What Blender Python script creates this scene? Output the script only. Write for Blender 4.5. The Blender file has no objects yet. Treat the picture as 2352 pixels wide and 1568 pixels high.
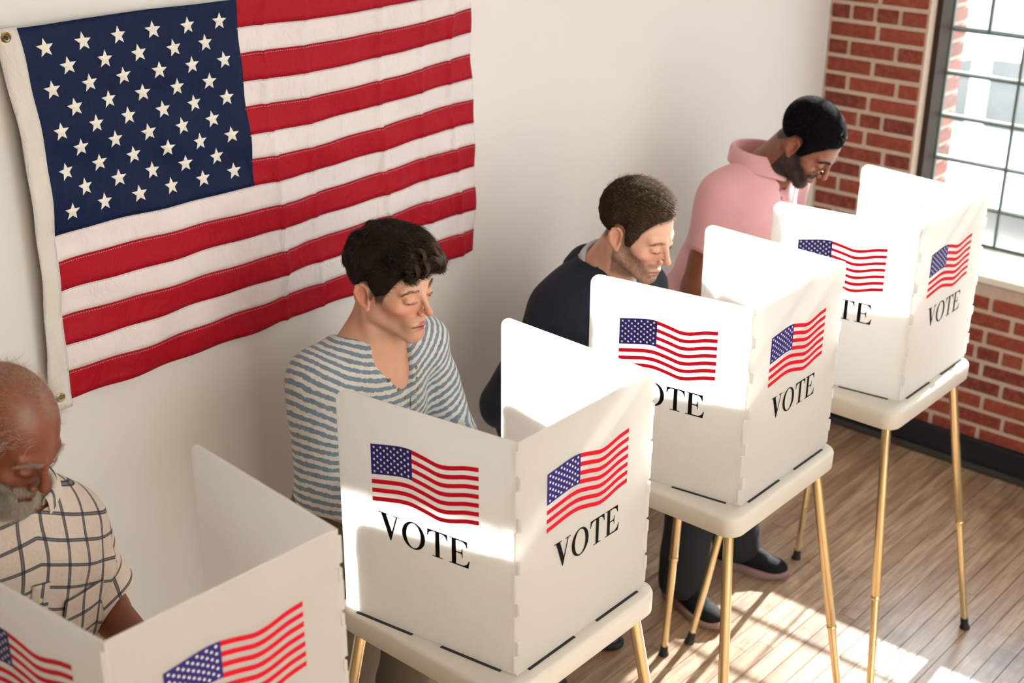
import bpy, math, random
import numpy as np
from mathutils import Vector, Matrix, Euler

random.seed(7)
rng = np.random.default_rng(11)
scene = bpy.context.scene
C = scene.collection

# ------------------------------------------------------------------ camera
IMG_W, F_PX = 2352.0, 3076.13
cam_data = bpy.data.cameras.new('camera')
cam_data.sensor_width = 36.0
cam_data.lens = 36.0 * F_PX / IMG_W
cam_data.clip_end = 300
cam_data.dof.use_dof = True
cam_data.dof.focus_distance = 2.85
cam_data.dof.aperture_fstop = 3.6
cam = bpy.data.objects.new('camera', cam_data)
C.objects.link(cam)
cam.location = (-1.4202, -2.5517, 2.5196)
cam.rotation_euler = (math.radians(66.7609), math.radians(-0.2189), math.radians(-48.2939))
scene.camera = cam

# ------------------------------------------------------------------ light
scene.view_settings.view_transform = 'Standard'
scene.view_settings.look = 'None'
scene.view_settings.gamma = 1.0
scene.view_settings.use_curve_mapping = False
scene.view_settings.exposure = 0.9

world = bpy.data.worlds.new('sky')
scene.world = world
world.use_nodes = True
wn = world.node_tree.nodes
wn['Background'].inputs['Color'].default_value = (0.84, 0.92, 1.0, 1)
wn['Background'].inputs['Strength'].default_value = 4.6

SUN_SLOPE, SUN_TAN = 0.085, 0.60
sun_data = bpy.data.lights.new('sun', 'SUN')
sun_data.energy = 11.0
sun_data.color = (1.0, 0.98, 0.945)
sun_data.angle = math.radians(0.55)
sun = bpy.data.objects.new('sun', sun_data)
C.objects.link(sun)
sun.location = (12, 1, 8)
sun.rotation_euler = Vector((1, SUN_SLOPE, SUN_TAN)).to_track_quat('Z', 'Y').to_euler()


# ------------------------------------------------------------------ helpers
def lin(h, a=1.0):
    h = h.lstrip('#')
    v = [int(h[i:i + 2], 16) / 255 for i in (0, 2, 4)]
    return tuple(x / 12.92 if x <= 0.04045 else ((x + 0.055) / 1.055) ** 2.4 for x in v) + (a,)


class NT:
    """tiny node-tree writer"""
    def __init__(self, name):
        self.m = bpy.data.materials.new(name)
        self.m.use_nodes = True
        self.t = self.m.node_tree
        self.n = self.t.nodes
        self.b = self.n['Principled BSDF']
        self.out = self.n['Material Output']

    def add(self, typ, **kw):
        nd = self.n.new(typ)
        for k, v in kw.items():
            if k.startswith('i_'):
                nd.inputs[k[2:].replace('_', ' ')].default_value = v
            else:
                setattr(nd, k, v)
        return nd

    def link(self, a, b):
        self.t.links.new(a, b)

    def val(self, sock, v):
        if isinstance(v, (int, float, tuple)):
            sock.default_value = v
        else:
            self.link(v, sock)

    def math(self, op, a, b=0.0, c=0.0, clamp=False):
        nd = self.add('ShaderNodeMath', operation=op, use_clamp=clamp)
        for i, v in enumerate((a, b, c)):
            if i < len(nd.inputs):
                self.val(nd.inputs[i], v)
        return nd.outputs[0]

    def mix(self, f, a, b, mode='MIX'):
        nd = self.add('ShaderNodeMix', data_type='RGBA', blend_type=mode)
        self.val(nd.inputs[0], f)
        self.val(nd.inputs[6], a)
        self.val(nd.inputs[7], b)
        return nd.outputs[2]

    def ramp(self, f, stops):
        nd = self.add('ShaderNodeValToRGB')
        e = nd.color_ramp.elements
        while len(e) < len(stops):
            e.new(0.5)
        for el, (p, c) in zip(e, stops):
            el.position = p
            el.color = c if isinstance(c, tuple) else (c, c, c, 1)
        self.link(f, nd.inputs[0])
        return nd.outputs[0]

    def noise(self, scale, detail=4.0, rough=0.55, vec=None, dist=0.0):
        nd = self.add('ShaderNodeTexNoise')
        nd.inputs['Scale'].default_value = scale
        nd.inputs['Detail'].default_value = detail
        nd.inputs['Roughness'].default_value = rough
        nd.inputs['Distortion'].default_value = dist
        if vec is not None:
            self.link(vec, nd.inputs['Vector'])
        return nd.outputs['Fac']

    def objco(self):
        return self.add('ShaderNodeTexCoord').outputs['Object']

    def pos(self):
        return self.add('ShaderNodeNewGeometry').outputs['Position']

    def attr(self, name, out='Fac'):
        return self.add('ShaderNodeAttribute', attribute_name=name).outputs[out]

    def scalev(self, v, s):
        nd = self.add('ShaderNodeMapping')
        self.link(v, nd.inputs['Vector'])
        nd.inputs['Scale'].default_value = s
        return nd.outputs[0]

    def bump(self, h, strength=0.2, dist=0.002):
        nd = self.add('ShaderNodeBump')
        nd.inputs['Strength'].default_value = strength
        nd.inputs['Distance'].default_value = dist
        self.link(h, nd.inputs['Height'])
        self.link(nd.outputs[0], self.b.inputs['Normal'])
        return nd

    def base(self, v):
        self.val(self.b.inputs['Base Color'], v)

    def set(self, **kw):
        for k, v in kw.items():
            self.val(self.b.inputs[k.replace('_', ' ')], v)
        return self


def simple(name, col, rough=0.5, metal=0.0, spec=0.5, nscale=None, namt=0.15, bump=0.0):
    t = NT(name)
    c = lin(col) if isinstance(col, str) else col
    t.set(Roughness=rough, Metallic=metal)
    t.b.inputs['Specular IOR Level'].default_value = spec
    if nscale:
        n = t.noise(nscale, 5, 0.6, t.objco())
        dark = tuple(x * (1 - namt) for x in c[:3]) + (1,)
        lite = tuple(min(1, x * (1 + namt)) for x in c[:3]) + (1,)
        t.base(t.mix(n, dark, lite))
        if bump:
            t.bump(n, bump)
    else:
        t.base(c)
    return t.m


def mesh_from(name, verts, faces, smooth=False):
    me = bpy.data.meshes.new(name)
    me.from_pydata([tuple(v) for v in verts], [], faces)
    me.update()
    if smooth:
        me.polygons.foreach_set('use_smooth', [True] * len(me.polygons))
    return me


def mesh_quads(name, v, q, smooth=True):
    """fast path for numpy vertex / polygon arrays (all polygons same size)"""
    me = bpy.data.meshes.new(name)
    n, k = q.shape
    me.vertices.add(len(v))
    me.vertices.foreach_set('co', np.ascontiguousarray(v, dtype=np.float32).ravel())
    me.loops.add(n * k)
    me.loops.foreach_set('vertex_index', np.ascontiguousarray(q, dtype=np.int32).ravel())
    me.polygons.add(n)
    me.polygons.foreach_set('loop_start', np.arange(0, n * k, k, dtype=np.int32))
    me.polygons.foreach_set('loop_total', np.full(n, k, dtype=np.int32))
    if smooth:
        me.polygons.foreach_set('use_smooth', np.ones(n, dtype=bool))
    me.update(calc_edges=True)
    me.validate()
    return me


def set_attr(me, name, arr):
    arr = np.asarray(arr, dtype=np.float32)
    if arr.ndim == 1:
        a = me.attributes.new(name, 'FLOAT', 'POINT')
        a.data.foreach_set('value', arr)
    else:
        a = me.attributes.new(name, 'FLOAT_COLOR', 'POINT')
        rgba = np.ones((len(arr), 4), dtype=np.float32)
        rgba[:, :3] = arr[:, :3]
        a.data.foreach_set('color', rgba.ravel())


def obj(name, me, mat=None, parent=None, loc=(0, 0, 0), rot=(0, 0, 0), scale=(1, 1, 1)):
    o = bpy.data.objects.new(name, me)
    C.objects.link(o)
    if me is not None and mat is not None:
        mats = mat if isinstance(mat, (list, tuple)) else [mat]
        if len(me.materials) == 0:
            for m in mats:
                me.materials.append(m)
    o.parent = parent
    o.location, o.rotation_euler, o.scale = loc, rot, scale
    return o


def tag(o, label=None, cat=None, group=None, kind=None):
    if label: o['label'] = label
    if cat: o['category'] = cat
    if group: o['group'] = group
    if kind: o['kind'] = kind
    return o


def empty(name, loc=(0, 0, 0), rz=0.0):
    o = bpy.data.objects.new(name, None)
    o.empty_display_size = 0.1
    C.objects.link(o)
    o.location = loc
    o.rotation_euler = (0, 0, rz)
    return o


class MB:
    """collects simple shapes into one mesh"""
    def __init__(self):
        self.v, self.f, self.mi = [], [], []
        self.cur = 0

    def poly(self, pts):
        i = len(self.v)
        self.v += [tuple(p) for p in pts]
        self.f.append(tuple(range(i, i + len(pts))))
        self.mi.append(self.cur)

    def box(self, a, b):
        (x0, y0, z0), (x1, y1, z1) = a, b
        i = len(self.v)
        self.v += [(x0, y0, z0), (x1, y0, z0), (x1, y1, z0), (x0, y1, z0), (x0, y0, z1), (x1, y0, z1), (x1, y1, z1), (x0, y1, z1)]
        for q in ((0, 3, 2, 1), (4, 5, 6, 7), (0, 1, 5, 4), (1, 2, 6, 5), (2, 3, 7, 6), (3, 0, 4, 7)):
            self.f.append(tuple(i + k for k in q))
            self.mi.append(self.cur)

    def prism(self, pts2, y0, y1):
        """polygon in (x,z) extruded along y"""
        n, i = len(pts2), len(self.v)
        self.v += [(x, y0, z) for x, z in pts2] + [(x, y1, z) for x, z in pts2]
        self.f.append(tuple(range(i, i + n)))
        self.f.append(tuple(range(i + 2 * n - 1, i + n - 1, -1)))
        for k in range(n):
            j = (k + 1) % n
            self.f.append((i + j, i + k, i + n + k, i + n + j))
        self.mi += [self.cur] * (n + 2)

    def tube(self, pts, radii, n=12, caps=True):
        pts = [Vector(p) for p in pts]
        i0 = len(self.v)
        up = Vector((0, 0, 1))
        for k, p in enumerate(pts):
            d = (pts[min(k + 1, len(pts) - 1)] - pts[max(k - 1, 0)]).normalized()
            a = d.cross(up)
            if a.length < 1e-3:
                a = d.cross(Vector((1, 0, 0)))
            a.normalize()
            b = d.cross(a).normalized()
            for j in range(n):
                t = 2 * math.pi * j / n
                self.v.append(tuple(p + (a * math.cos(t) + b * math.sin(t)) * radii[k]))
        for k in range(len(pts) - 1):
            for j in range(n):
                j2 = (j + 1) % n
                self.f.append((i0 + k * n + j, i0 + k * n + j2, i0 + (k + 1) * n + j2, i0 + (k + 1) * n + j))
                self.mi.append(self.cur)
        if caps:
            self.f.append(tuple(i0 + j for j in range(n))[::-1])
            e = i0 + (len(pts) - 1) * n
            self.f.append(tuple(e + j for j in range(n)))
            self.mi += [self.cur] * 2

    def mesh(self, name, smooth=False):
        me = mesh_from(name, self.v, self.f, smooth)
        if any(self.mi):
            me.polygons.foreach_set('material_index', self.mi)
        return me

    def build(self, name, mat, parent=None, smooth=False, **kw):
        return obj(name, self.mesh(name, smooth), mat, parent, **kw)


def bevel(o, w, seg=2, angle=40):
    m = o.modifiers.new('bevel', 'BEVEL')
    m.width, m.segments = w, seg
    m.limit_method = 'ANGLE'
    m.angle_limit = math.radians(angle)
    return o


def auto_smooth(me, ang=35):
    me.polygons.foreach_set('use_smooth', [True] * len(me.polygons))
    try:
        me.set_sharp_from_angle(angle=math.radians(ang))
    except Exception:
        pass


# ------------------------------------------------------------------ materials of the room
def mat_plaster():
    t = NT('white_plaster')
    n = t.noise(1.3, 4, 0.6, t.pos())
    n2 = t.noise(60, 3, 0.5, t.pos())
    t.base(t.mix(n, lin('#d8d5d2'), lin('#dedcda')))
    t.set(Roughness=0.75)
    t.bump(n2, 0.12, 0.001)
    return t.m


def mat_brick():
    t = NT('red_brick')
    oi = t.add('ShaderNodeObjectInfo')
    r = oi.outputs['Random']
    p = t.pos()
    n = t.noise(38, 5, 0.65, p)
    n2 = t.noise(150, 3, 0.6, p)
    c = t.ramp(r, [(0, lin('#6e2c20')), (0.35, lin('#87382a')), (0.7, lin('#96422f')), (1, lin('#6b2a24'))])
    c = t.mix(t.ramp(n, [(0.45, 0.0), (0.75, 0.5)]), c, lin('#b06a4c'))
    c = t.mix(t.ramp(n2, [(0.3, 0.55), (0.5, 0.0)]), c, lin('#4c1d17'))
    pale = t.noise(9, 4, 0.7, p)
    c = t.mix(t.ramp(pale, [(0.66, 0.0), (0.78, 0.45)]), c, lin('#c79c86'))
    t.base(c)
    t.set(Roughness=0.85)
    t.bump(n2, 0.5, 0.003)
    return t.m


def mat_mortar():
    t = NT('mortar')
    p = t.pos()
    n = t.noise(45, 5, 0.6, p)
    t.base(t.mix(n, lin('#b09a8a'), lin('#d0beb0')))
    t.set(Roughness=0.95)
    t.bump(n, 0.5, 0.004)
    return t.m


def mat_wood():
    t = NT('worn_oak_floor')
    oi = t.add('ShaderNodeObjectInfo')
    p = t.pos()
    g = t.noise(1.0, 6, 0.62, t.scalev(p, (5, 70, 5)), 0.6)
    off = t.add('ShaderNodeVectorMath', operation='ADD')
    t.link(p, off.inputs[0])
    cmb = t.add('ShaderNodeCombineXYZ')
    t.link(t.math('MULTIPLY', oi.outputs['Random'], 40.0), cmb.inputs[0])
    t.link(cmb.outputs[0], off.inputs[1])
    g2 = t.noise(1.0, 4, 0.6, t.scalev(off.outputs[0], (2.2, 22, 3)))
    base = t.ramp(oi.outputs['Random'], [(0, lin('#9a7c64')), (0.3, lin('#b6997c')), (0.65, lin('#a5886e')), (1, lin('#c0a488'))])
    c = t.mix(t.ramp(g, [(0.35, 0.7), (0.6, 0.0)]), base, lin('#7a5638'))
    c = t.mix(t.ramp(g2, [(0.52, 0.0), (0.72, 0.65)]), c, lin('#66452c'))
    st = t.noise(2.6, 5, 0.65, p)
    c = t.mix(t.ramp(st, [(0.54, 0.0), (0.70, 0.75)]), c, lin('#553722'))
    wr = t.noise(7, 5, 0.7, p)
    c = t.mix(t.ramp(wr, [(0.58, 0.0), (0.8, 0.35)]), c, lin('#b79a80'))
    t.base(c)
    t.set(Roughness=t.ramp(wr, [(0.3, 0.34), (0.7, 0.50)]))
    t.b.inputs['Coat Weight'].default_value = 0.9
    t.b.inputs['Coat Roughness'].default_value = 0.24
    t.b.inputs['Specular IOR Level'].default_value = 0.55
    t.bump(g, 0.15, 0.0012)
    return t.m


M = dict(plaster=mat_plaster(), brick=mat_brick(), mortar=mat_mortar(), wood=mat_wood(),
         joint=simple('dark_joint', '#24170f', 0.9),
         base=simple('dark_navy_paint', '#141a22', 0.45, nscale=6, namt=0.3),
         shoe_mould=simple('dark_brown_moulding', '#2e2a26', 0.5),
         ceiling=simple('ceiling_paint', '#e8e4dc', 0.8),
         sill=simple('whitewashed_stone', '#e4e0d2', 0.7, nscale=12, namt=0.12, bump=0.2),
         brown_frame=simple('brown_painted_frame', '#2c1b10', 0.6, nscale=10, namt=0.25),
         steel=simple('green_grey_steel', '#5c6b66', 0.5),
         steel_white=simple('cream_painted_steel', '#dcd9ca', 0.55))


def mat_glass(name='dusty_window_glass', tint=(0.97, 0.985, 0.98, 1)):
    t = NT(name)
    tr = t.add('ShaderNodeBsdfTransparent')
    tr.inputs[0].default_value = tint
    tl = t.add('ShaderNodeBsdfTranslucent')
    tl.inputs[0].default_value = (0.95, 0.95, 0.95, 1)
    gl = t.add('ShaderNodeBsdfGlossy')
    gl.inputs['Roughness'].default_value = 0.02
    n = t.noise(3.0, 4, 0.6, t.pos())
    m1 = t.add('ShaderNodeMixShader')
    t.link(t.math('MULTIPLY', n, 0.05), m1.inputs[0])
    t.link(tr.outputs[0], m1.inputs[1])
    t.link(tl.outputs[0], m1.inputs[2])
    m2 = t.add('ShaderNodeMixShader')
    m2.inputs[0].default_value = 0.05
    t.link(m1.outputs[0], m2.inputs[1])
    t.link(gl.outputs[0], m2.inputs[2])
    t.link(m2.outputs[0], t.out.inputs['Surface'])
    return t.m


M['glass'] = mat_glass()
M['fill_warm'] = mat_glass('warm_fill_tint', (1.0, 0.88, 0.74, 1))  # made-up tint that warms the fill light on the left side
M['fill_pale'] = mat_glass('pale_fill_tint', (1.0, 0.965, 0.915, 1))  # made-up mild tint for the other added fill window

# ------------------------------------------------------------------ the room
XB = 3.27            # inner face of the brick wall
XW = 3.43            # window plane
ZC = 5.2            # ceiling
YR, XL = -5.1, -4.2  # far ends of the room behind the camera

# floor: subfloor + single boards
mb = MB()
mb.box((XL - 0.1, YR - 0.1, -0.25), (XB + 0.1, 0.1, -0.006))
floor = mb.build('floor', M['joint'])
tag(floor, kind='structure')
plank_me = {}


def plank_mesh(k):
    if k not in plank_me:
        m = MB()
        e = 0.0012
        w = 0.0579
        m.prism([(0, -0.006), (1, -0.006), (1, 0.0), (0, 0.0)], -w / 2 + e, w / 2 - e)
        me = m.mesh('plank')
        me.materials.append(M['wood'])
        plank_me[k] = me
    return plank_me[k]


PW = 0.0579
n_pl = 0
PX0, PY0 = 0.0, -2.32
y = -PW / 2
while y > PY0:
    x = PX0 - random.uniform(0, 0.9)
    while x < XB:
        L = random.uniform(0.75, 1.75)
        x1 = min(x + L, XB)
        xa = max(x, PX0)
        if x1 - xa > 0.03:
            obj('plank', plank_mesh(0), None, floor, (xa + 0.0008, y, random.uniform(-0.0006, 0.0)), (0, 0, 0), (x1 - xa - 0.0016, 1, 1))
            n_pl += 1
        x += L
    y -= PW
# the rest of the floor, out of the picture: same boards, joined
mb = MB()
y = -PW / 2
while y > YR:
    xend = PX0 if y > PY0 else XB
    x = XL
    while x < xend:
        L = random.uniform(0.9, 2.2)
        x1 = min(x + L, xend)
        mb.box((x + 0.0008, y - PW / 2 + 0.0012, -0.0062), (x1 - 0.0008, y + PW / 2 - 0.0012, 0.0))
        x += L
    y -= PW
o = mb.build('floor_boards', M['wood'], floor)
tag(o, kind='stuff')

# white wall, other walls, ceiling
mb = MB(); mb.box((XL - 0.15, 0.0, -0.25), (XB + 0.35, 0.2, ZC + 0.1))
tag(mb.build('wall_back', M['plaster']), kind='structure')
mb = MB(); mb.box((XL - 0.15, YR - 0.2, -0.25), (XL, 0.0, ZC + 0.1))
tag(mb.build('wall_left', simple('bounce_cut_dark', '#4a3a32', 0.8)), kind='structure')  # unseen wall, its dark colour made up to cut bounced light
# wall behind the camera with made-up, unseen windows added for frontal fill
FILL_WIN = [(-2.5, -0.6), (-0.45, 1.45)]
mb = MB()
mb.box((XL, YR - 0.2, -0.25), (XB + 0.35, YR, 0.45))
mb.box((XL, YR - 0.2, 4.9), (XB + 0.35, YR, ZC + 0.1))
fe = [XL] + [e for w in FILL_WIN for e in w] + [XB + 0.35]
for k in range(0, len(fe), 2):
    mb.box((fe[k], YR - 0.2, 0.45), (fe[k + 1], YR, 4.9))
tag(mb.build('wall_front', M['plaster']), kind='structure')
for k, (xa, xb) in enumerate(FILL_WIN):
    w = empty('window_%d' % (3 + k))  # unseen window, added only to let fill light in
    tag(w, kind='structure')
    mb = MB()
    for xx in np.linspace(xa, xb, 8):
        mb.box((xx - 0.012, YR - 0.11, 0.45), (xx + 0.012, YR - 0.09, 4.9))
    for zz in np.linspace(0.47, 4.88, 9):
        mb.box((xa, YR - 0.11, zz - 0.012), (xb, YR - 0.09, zz + 0.012))
    mb.build('fill_window_grid', M['steel'], w)
    mb = MB(); mb.box((xa, YR - 0.102, 0.45), (xb, YR - 0.098, 4.9))
    mb.build('pane', M['fill_warm' if k == 0 else 'fill_pale'], w)
mb = MB(); mb.box((XL - 0.15, YR - 0.2, ZC), (XB + 0.35, 0.2, ZC + 0.15))
tag(mb.build('ceiling', M['ceiling']), kind='structure')

# brick wall with openings (mortar body) + single bricks
JY = -0.405                      # left jamb of window 1
WIN = [(-2.95, JY), (-4.8, -3.35)]
SZ, HZ = 0.775, 3.32             # sill, head
wall_b = empty('wall_right')
tag(wall_b, kind='structure')
mb = MB()
XO = XB + 0.33
mb.box((XB + 0.005, YR, -0.25), (XO, -0.0, SZ - 0.03))
mb.box((XB + 0.005, YR, HZ), (XO, 0.0, ZC + 0.1))
edges = [0.0] + [e for w in WIN for e in (w[1], w[0])] + [YR]
for k in range(0, len(edges), 2):
    mb.box((XB + 0.005, edges[k + 1], SZ - 0.03), (XO, edges[k], HZ))
mb.build('mortar', M['mortar'], wall_b)

CH = 0.0669


def brick_mesh(var):
    r = random.Random(var)
    m = MB()
    j = lambda: r.uniform(-0.0016, 0.0016)
    h, d = 0.0515, 0.05
    e = 0.005
    pts = []
    for (yy, zz) in ((0, 0), (1, 0), (1, h), (0, h)):
        pts.append((yy, zz))
    # front face inset for soft worn arrises; y is stretched by object scale
    f0 = [(0.0, 0 + e + j(), 0 + e + j()), (0.0, 0, 0)]
    v = []
    ins = 0.028
    for (a, b) in ((ins, e), (1 - ins, e), (1 - ins, h - e), (ins, h - e)):
        v.append((-0.0055 + j() * 0.6, -a, b + j()))
    for (a, b) in ((0, e * 0.6), (ins * 0.7, 0), (1 - ins * 0.7, 0), (1, e * 0.6), (1, h - e * 0.6), (1 - ins * 0.7, h), (ins * 0.7, h), (0, h - e * 0.6)):
        v.append((0.001 + j() * 0.5, -a, b))
    b0 = len(v)
    for (a, b) in ((0, e * 0.6), (ins * 0.7, 0), (1 - ins * 0.7, 0), (1, e * 0.6), (1, h - e * 0.6), (1 - ins * 0.7, h), (ins * 0.7, h), (0, h - e * 0.6)):
        v.append((0.02, -a, b))
    f = [(0, 1, 2, 3), (4, 5, 0), (5, 6, 1, 0), (6, 7, 1), (7, 8, 2, 1), (8, 9, 2), (9, 10, 3, 2), (10, 11, 3), (11, 4, 0, 3)]
    for k in range(8):
        k2 = (k + 1) % 8
        f.append((4 + k, b0 + k, b0 + k2, 4 + k2))
    me = mesh_from('brick', v, f)
    me.materials.append(M['brick'])
    return me


bricks = [brick_mesh(100 + k) for k in range(8)]


def lay_course(zc, ya, yb, parity, store):
    """bricks of one course from y=ya (near the white wall) down to yb"""
    y = ya
    first = True
    r = random.Random(int(zc * 1000) + 5)
    header_course = parity % 6 == 5
    while y > yb + 0.01:
        L = 0.098 if header_course else 0.2
        L += r.uniform(-0.012, 0.012)
        if first and parity % 2:
            L = 0.085 + r.uniform(-0.02, 0.03)
        first = False
        if y - L < yb + 0.05:
            L = y - yb
        Lb = L - 0.0165
        if Lb > 0.02:
            store.append((y - 0.008, zc + 0.0015, Lb))
        y -= L


vis, far = [], []
nc = int((ZC - 0.05) / CH)
for c in range(nc):
    zc = 0.105 + c * CH
    if zc + CH < SZ - 0.02:
        lay_course(zc, -0.004, -1.75, c, vis)
        lay_course(zc, -1.75, YR, c, far)
    elif zc < HZ - 0.03:
        if zc + 0.055 > SZ - 0.03 and zc < SZ + 0.02:
            pass
        lay_course(zc, -0.004, JY, c, vis if zc < 2.35 else far)
        lay_course(zc, WIN[0][0], WIN[1][1], c, far)
        lay_course(zc, WIN[1][0], YR, c, far)
    else:
        lay_course(zc, -0.004, YR, c, far)
for (yy, zc, L) in vis:
    if zc + 0.0545 > SZ - 0.028 and yy - L < JY - 0.02:
        continue
    obj('brick', random.choice(bricks), None, wall_b, (XB + 0.004 + random.uniform(-0.0015, 0.0015), yy, zc), (0, 0, 0), (1, L, 1))
fv, ff = [], []
for (yy, zc, L) in far:
    me = bricks[len(fv) % 8]
    i0 = len(fv)
    for vv in me.vertices:
        fv.append((vv.co.x, vv.co.y * L + yy, vv.co.z + zc))
    for p in me.polygons:
        ff.append(tuple(i0 + k for k in p.vertices))
o = obj('brick_rows', mesh_from('brick_rows', fv, ff), M['brick'], wall_b, (XB + 0.004, 0, 0))
tag(o, kind='stuff')
# bricks of the reveal, turned into the opening, and of the outer jamb seen through the glass
for c in range(nc):
    zc = 0.105 + c * CH
    if SZ < zc < 2.3:
        for (xa, L) in ((XW + 0.035, 0.125),):
            o = obj('brick', random.choice(bricks), None, wall_b, (xa, JY - 0.004, zc), (0, 0, math.pi / 2), (1, L, 1))

# baseboards
mb = MB(); mb.box((XB - 0.028, YR, 0.0), (XB + 0.0, 0.0, 0.118))
o = mb.build('baseboard_right', M['base']); bevel(o, 0.006)
tag(o, kind='structure')
mb = MB(); mb.prism([(0, 0), (0.022, 0), (0.018, 0.014), (0.008, 0.021), (0, 0.022)], 0, 1)
o = mb.build('trim_1', M['shoe_mould'], loc=(XB - 0.029, -0.03, 0), rot=(0, 0, math.pi), scale=(1, -YR - 0.04, 1))
tag(o, kind='structure')
mb = MB(); mb.box((XL, -0.025, 0.0), (XB - 0.03, 0.0, 0.118))
o = mb.build('baseboard_back', M['base']); bevel(o, 0.006)
tag(o, kind='structure')


# windows
def window(n, y0, y1, cols_low, cols_up, thick):
    w = empty('window_%d' % n)
    tag(w, kind='structure')
    # sloping stone sill
    m = MB()
    m.prism([(XB - 0.012, SZ - 0.026), (XW + 0.03, SZ - 0.026), (XW + 0.03, 0.832), (XW - 0.03, 0.826), (XB - 0.012, SZ)], y0 - 0.0, y1 + 0.0)
    o = m.build('sill', M['sill'], w); bevel(o, 0.004)
    # brown wooden jamb frame round the opening
    m = MB()
    m.box((XB + 0.055, y1 - 0.022, SZ), (XW - 0.012, y1, HZ))
    m.box((XB + 0.055, y0, SZ), (XW - 0.012, y0 + 0.022, HZ))
    m.box((XB + 0.055, y0, HZ - 0.022), (XW - 0.012, y1, HZ))
    m.build('jamb', M['brown_frame'], w)
    rows = [0.832, 0.977]
    while rows[-1] < HZ - 0.12:
        rows.append(rows[-1] + 0.163)
    rows[-1] = HZ - 0.02
    zmid = 1.629
    ya, yb = y1 - 0.02, y0 + 0.02

    def bar_h(z, a, b, t=0.008):
        mm = MB(); mm.box((XW - 0.007, b, z - t), (XW + 0.007, a, z + t))
        mm.build('muntin', M['steel'], w)

    def bar_v(yv, za, zb, t=0.008, d=0.008):
        mm = MB(); mm.box((XW - d, yv - t, za), (XW + d, yv + t, zb))
        mm.build('muntin', M['steel'], w)

    def panes(cols, zr):
        ys = [ya] + cols + [yb]
        for a, b in zip(ys[:-1], ys[1:]):
            for za, zb in zip(zr[:-1], zr[1:]):
                mm = MB(); mm.box((XW - 0.002, b, za), (XW + 0.002, a, zb))
                mm.build('pane', M['glass'], w)
    low = [r for r in rows if r < zmid + 0.01]
    up = [r for r in rows if r > zmid - 0.01]
    for z in rows:
        bar_h(z, ya, yb, 0.011 if z in (rows[0], rows[-1]) else 0.0045)
    for yv in cols_low:
        bar_v(yv, low[0], low[-1], 0.018 if yv in thick else 0.0045)
    for yv in cols_up:
        bar_v(yv, up[0], up[-1], 0.018 if yv in thick else 0.0045)
    bar_v(ya + 0.004, rows[0], rows[-1], 0.010)
    bar_v(yb - 0.004, rows[0], rows[-1], 0.010)
    # cream rebates beside the bars of the nearest panes
    m = MB()
    for z in low[1:] + up[:3]:
        m.box((XW + 0.004, yb, z + 0.004), (XW + 0.014, ya, z + 0.010))
    m.build('glazing_bead', M['steel_white'], w)
    panes(cols_low, low)
    panes(cols_up, up)
    return w


window(1, WIN[0][0], WIN[0][1], [-0.708, -1.063, -1.156, -1.364, -1.66, -1.95, -2.05, -2.35, -2.65],
       [-0.570, -0.86, -1.156, -1.45, -1.75, -2.05, -2.35, -2.65], (-1.156, -2.05))
window(2, WIN[1][0], WIN[1][1], [-3.7, -4.07, -4.44],
       [-3.7, -4.07, -4.44], (-4.07,))

# ------------------------------------------------------------------ outside the window
M['ground'] = simple('pale_concrete', '#b9b6ae', 0.9, nscale=0.6, namt=0.15)
M['siding'] = simple('grey_siding', '#8d9695', 0.8, nscale=3, namt=0.08)
M['trim_white'] = simple('white_trim', '#e9ebee', 0.6)
M['roofing'] = simple('pale_roofing', '#d5d9dd', 0.7, nscale=4, namt=0.06)
mb = MB(); mb.box((-60, -60, -2.4), (90, 60, -2.1))
tag(mb.build('ground', M['ground']), kind='structure')


blk = empty('blocker', (26.0, 0.0, -2.1))  # unseen block added to shut out the low sky
tag(blk, 'long pale warehouse across the street, unseen, added to cut low sky light', 'light blocker')
mb = MB(); mb.box((0, -45, 0), (12, 45, 10.6)); mb.build('wall', simple('pale_blocker', '#c4c2bd', 0.8, nscale=0.5, namt=0.06), blk)
mb = MB(); mb.box((-0.15, -45.2, 10.6), (12, 45.2, 11.0)); mb.build('blocker_top', M['trim_white'], blk)
mb = MB(); mb.box((-17.5, -45, 0), (0, -3.6, 15.0)); mb.build('side_blocker', simple('pale_side_blocker', '#a09a92', 0.8, nscale=0.5, namt=0.06), blk)  # added unseen mass that holds sky light off the white wall
wmesh = MB(); wmesh.box((-0.06, -1.1, 0), (0.0, 1.1, 2.0)); wme = wmesh.mesh('window'); wme.materials.append(M['steel_white'])
pmesh = MB(); pmesh.box((-0.08, -1.0, 0.1), (-0.05, 1.0, 1.9)); pme = pmesh.mesh('pane'); pme.materials.append(M['steel'])
for k in range(14):
    for zz in (1.6, 5.6):
        wo = obj('window', wme, None, blk, (0, -40 + k * 6.1, zz))
        obj('pane', pme, None, wo)
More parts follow.
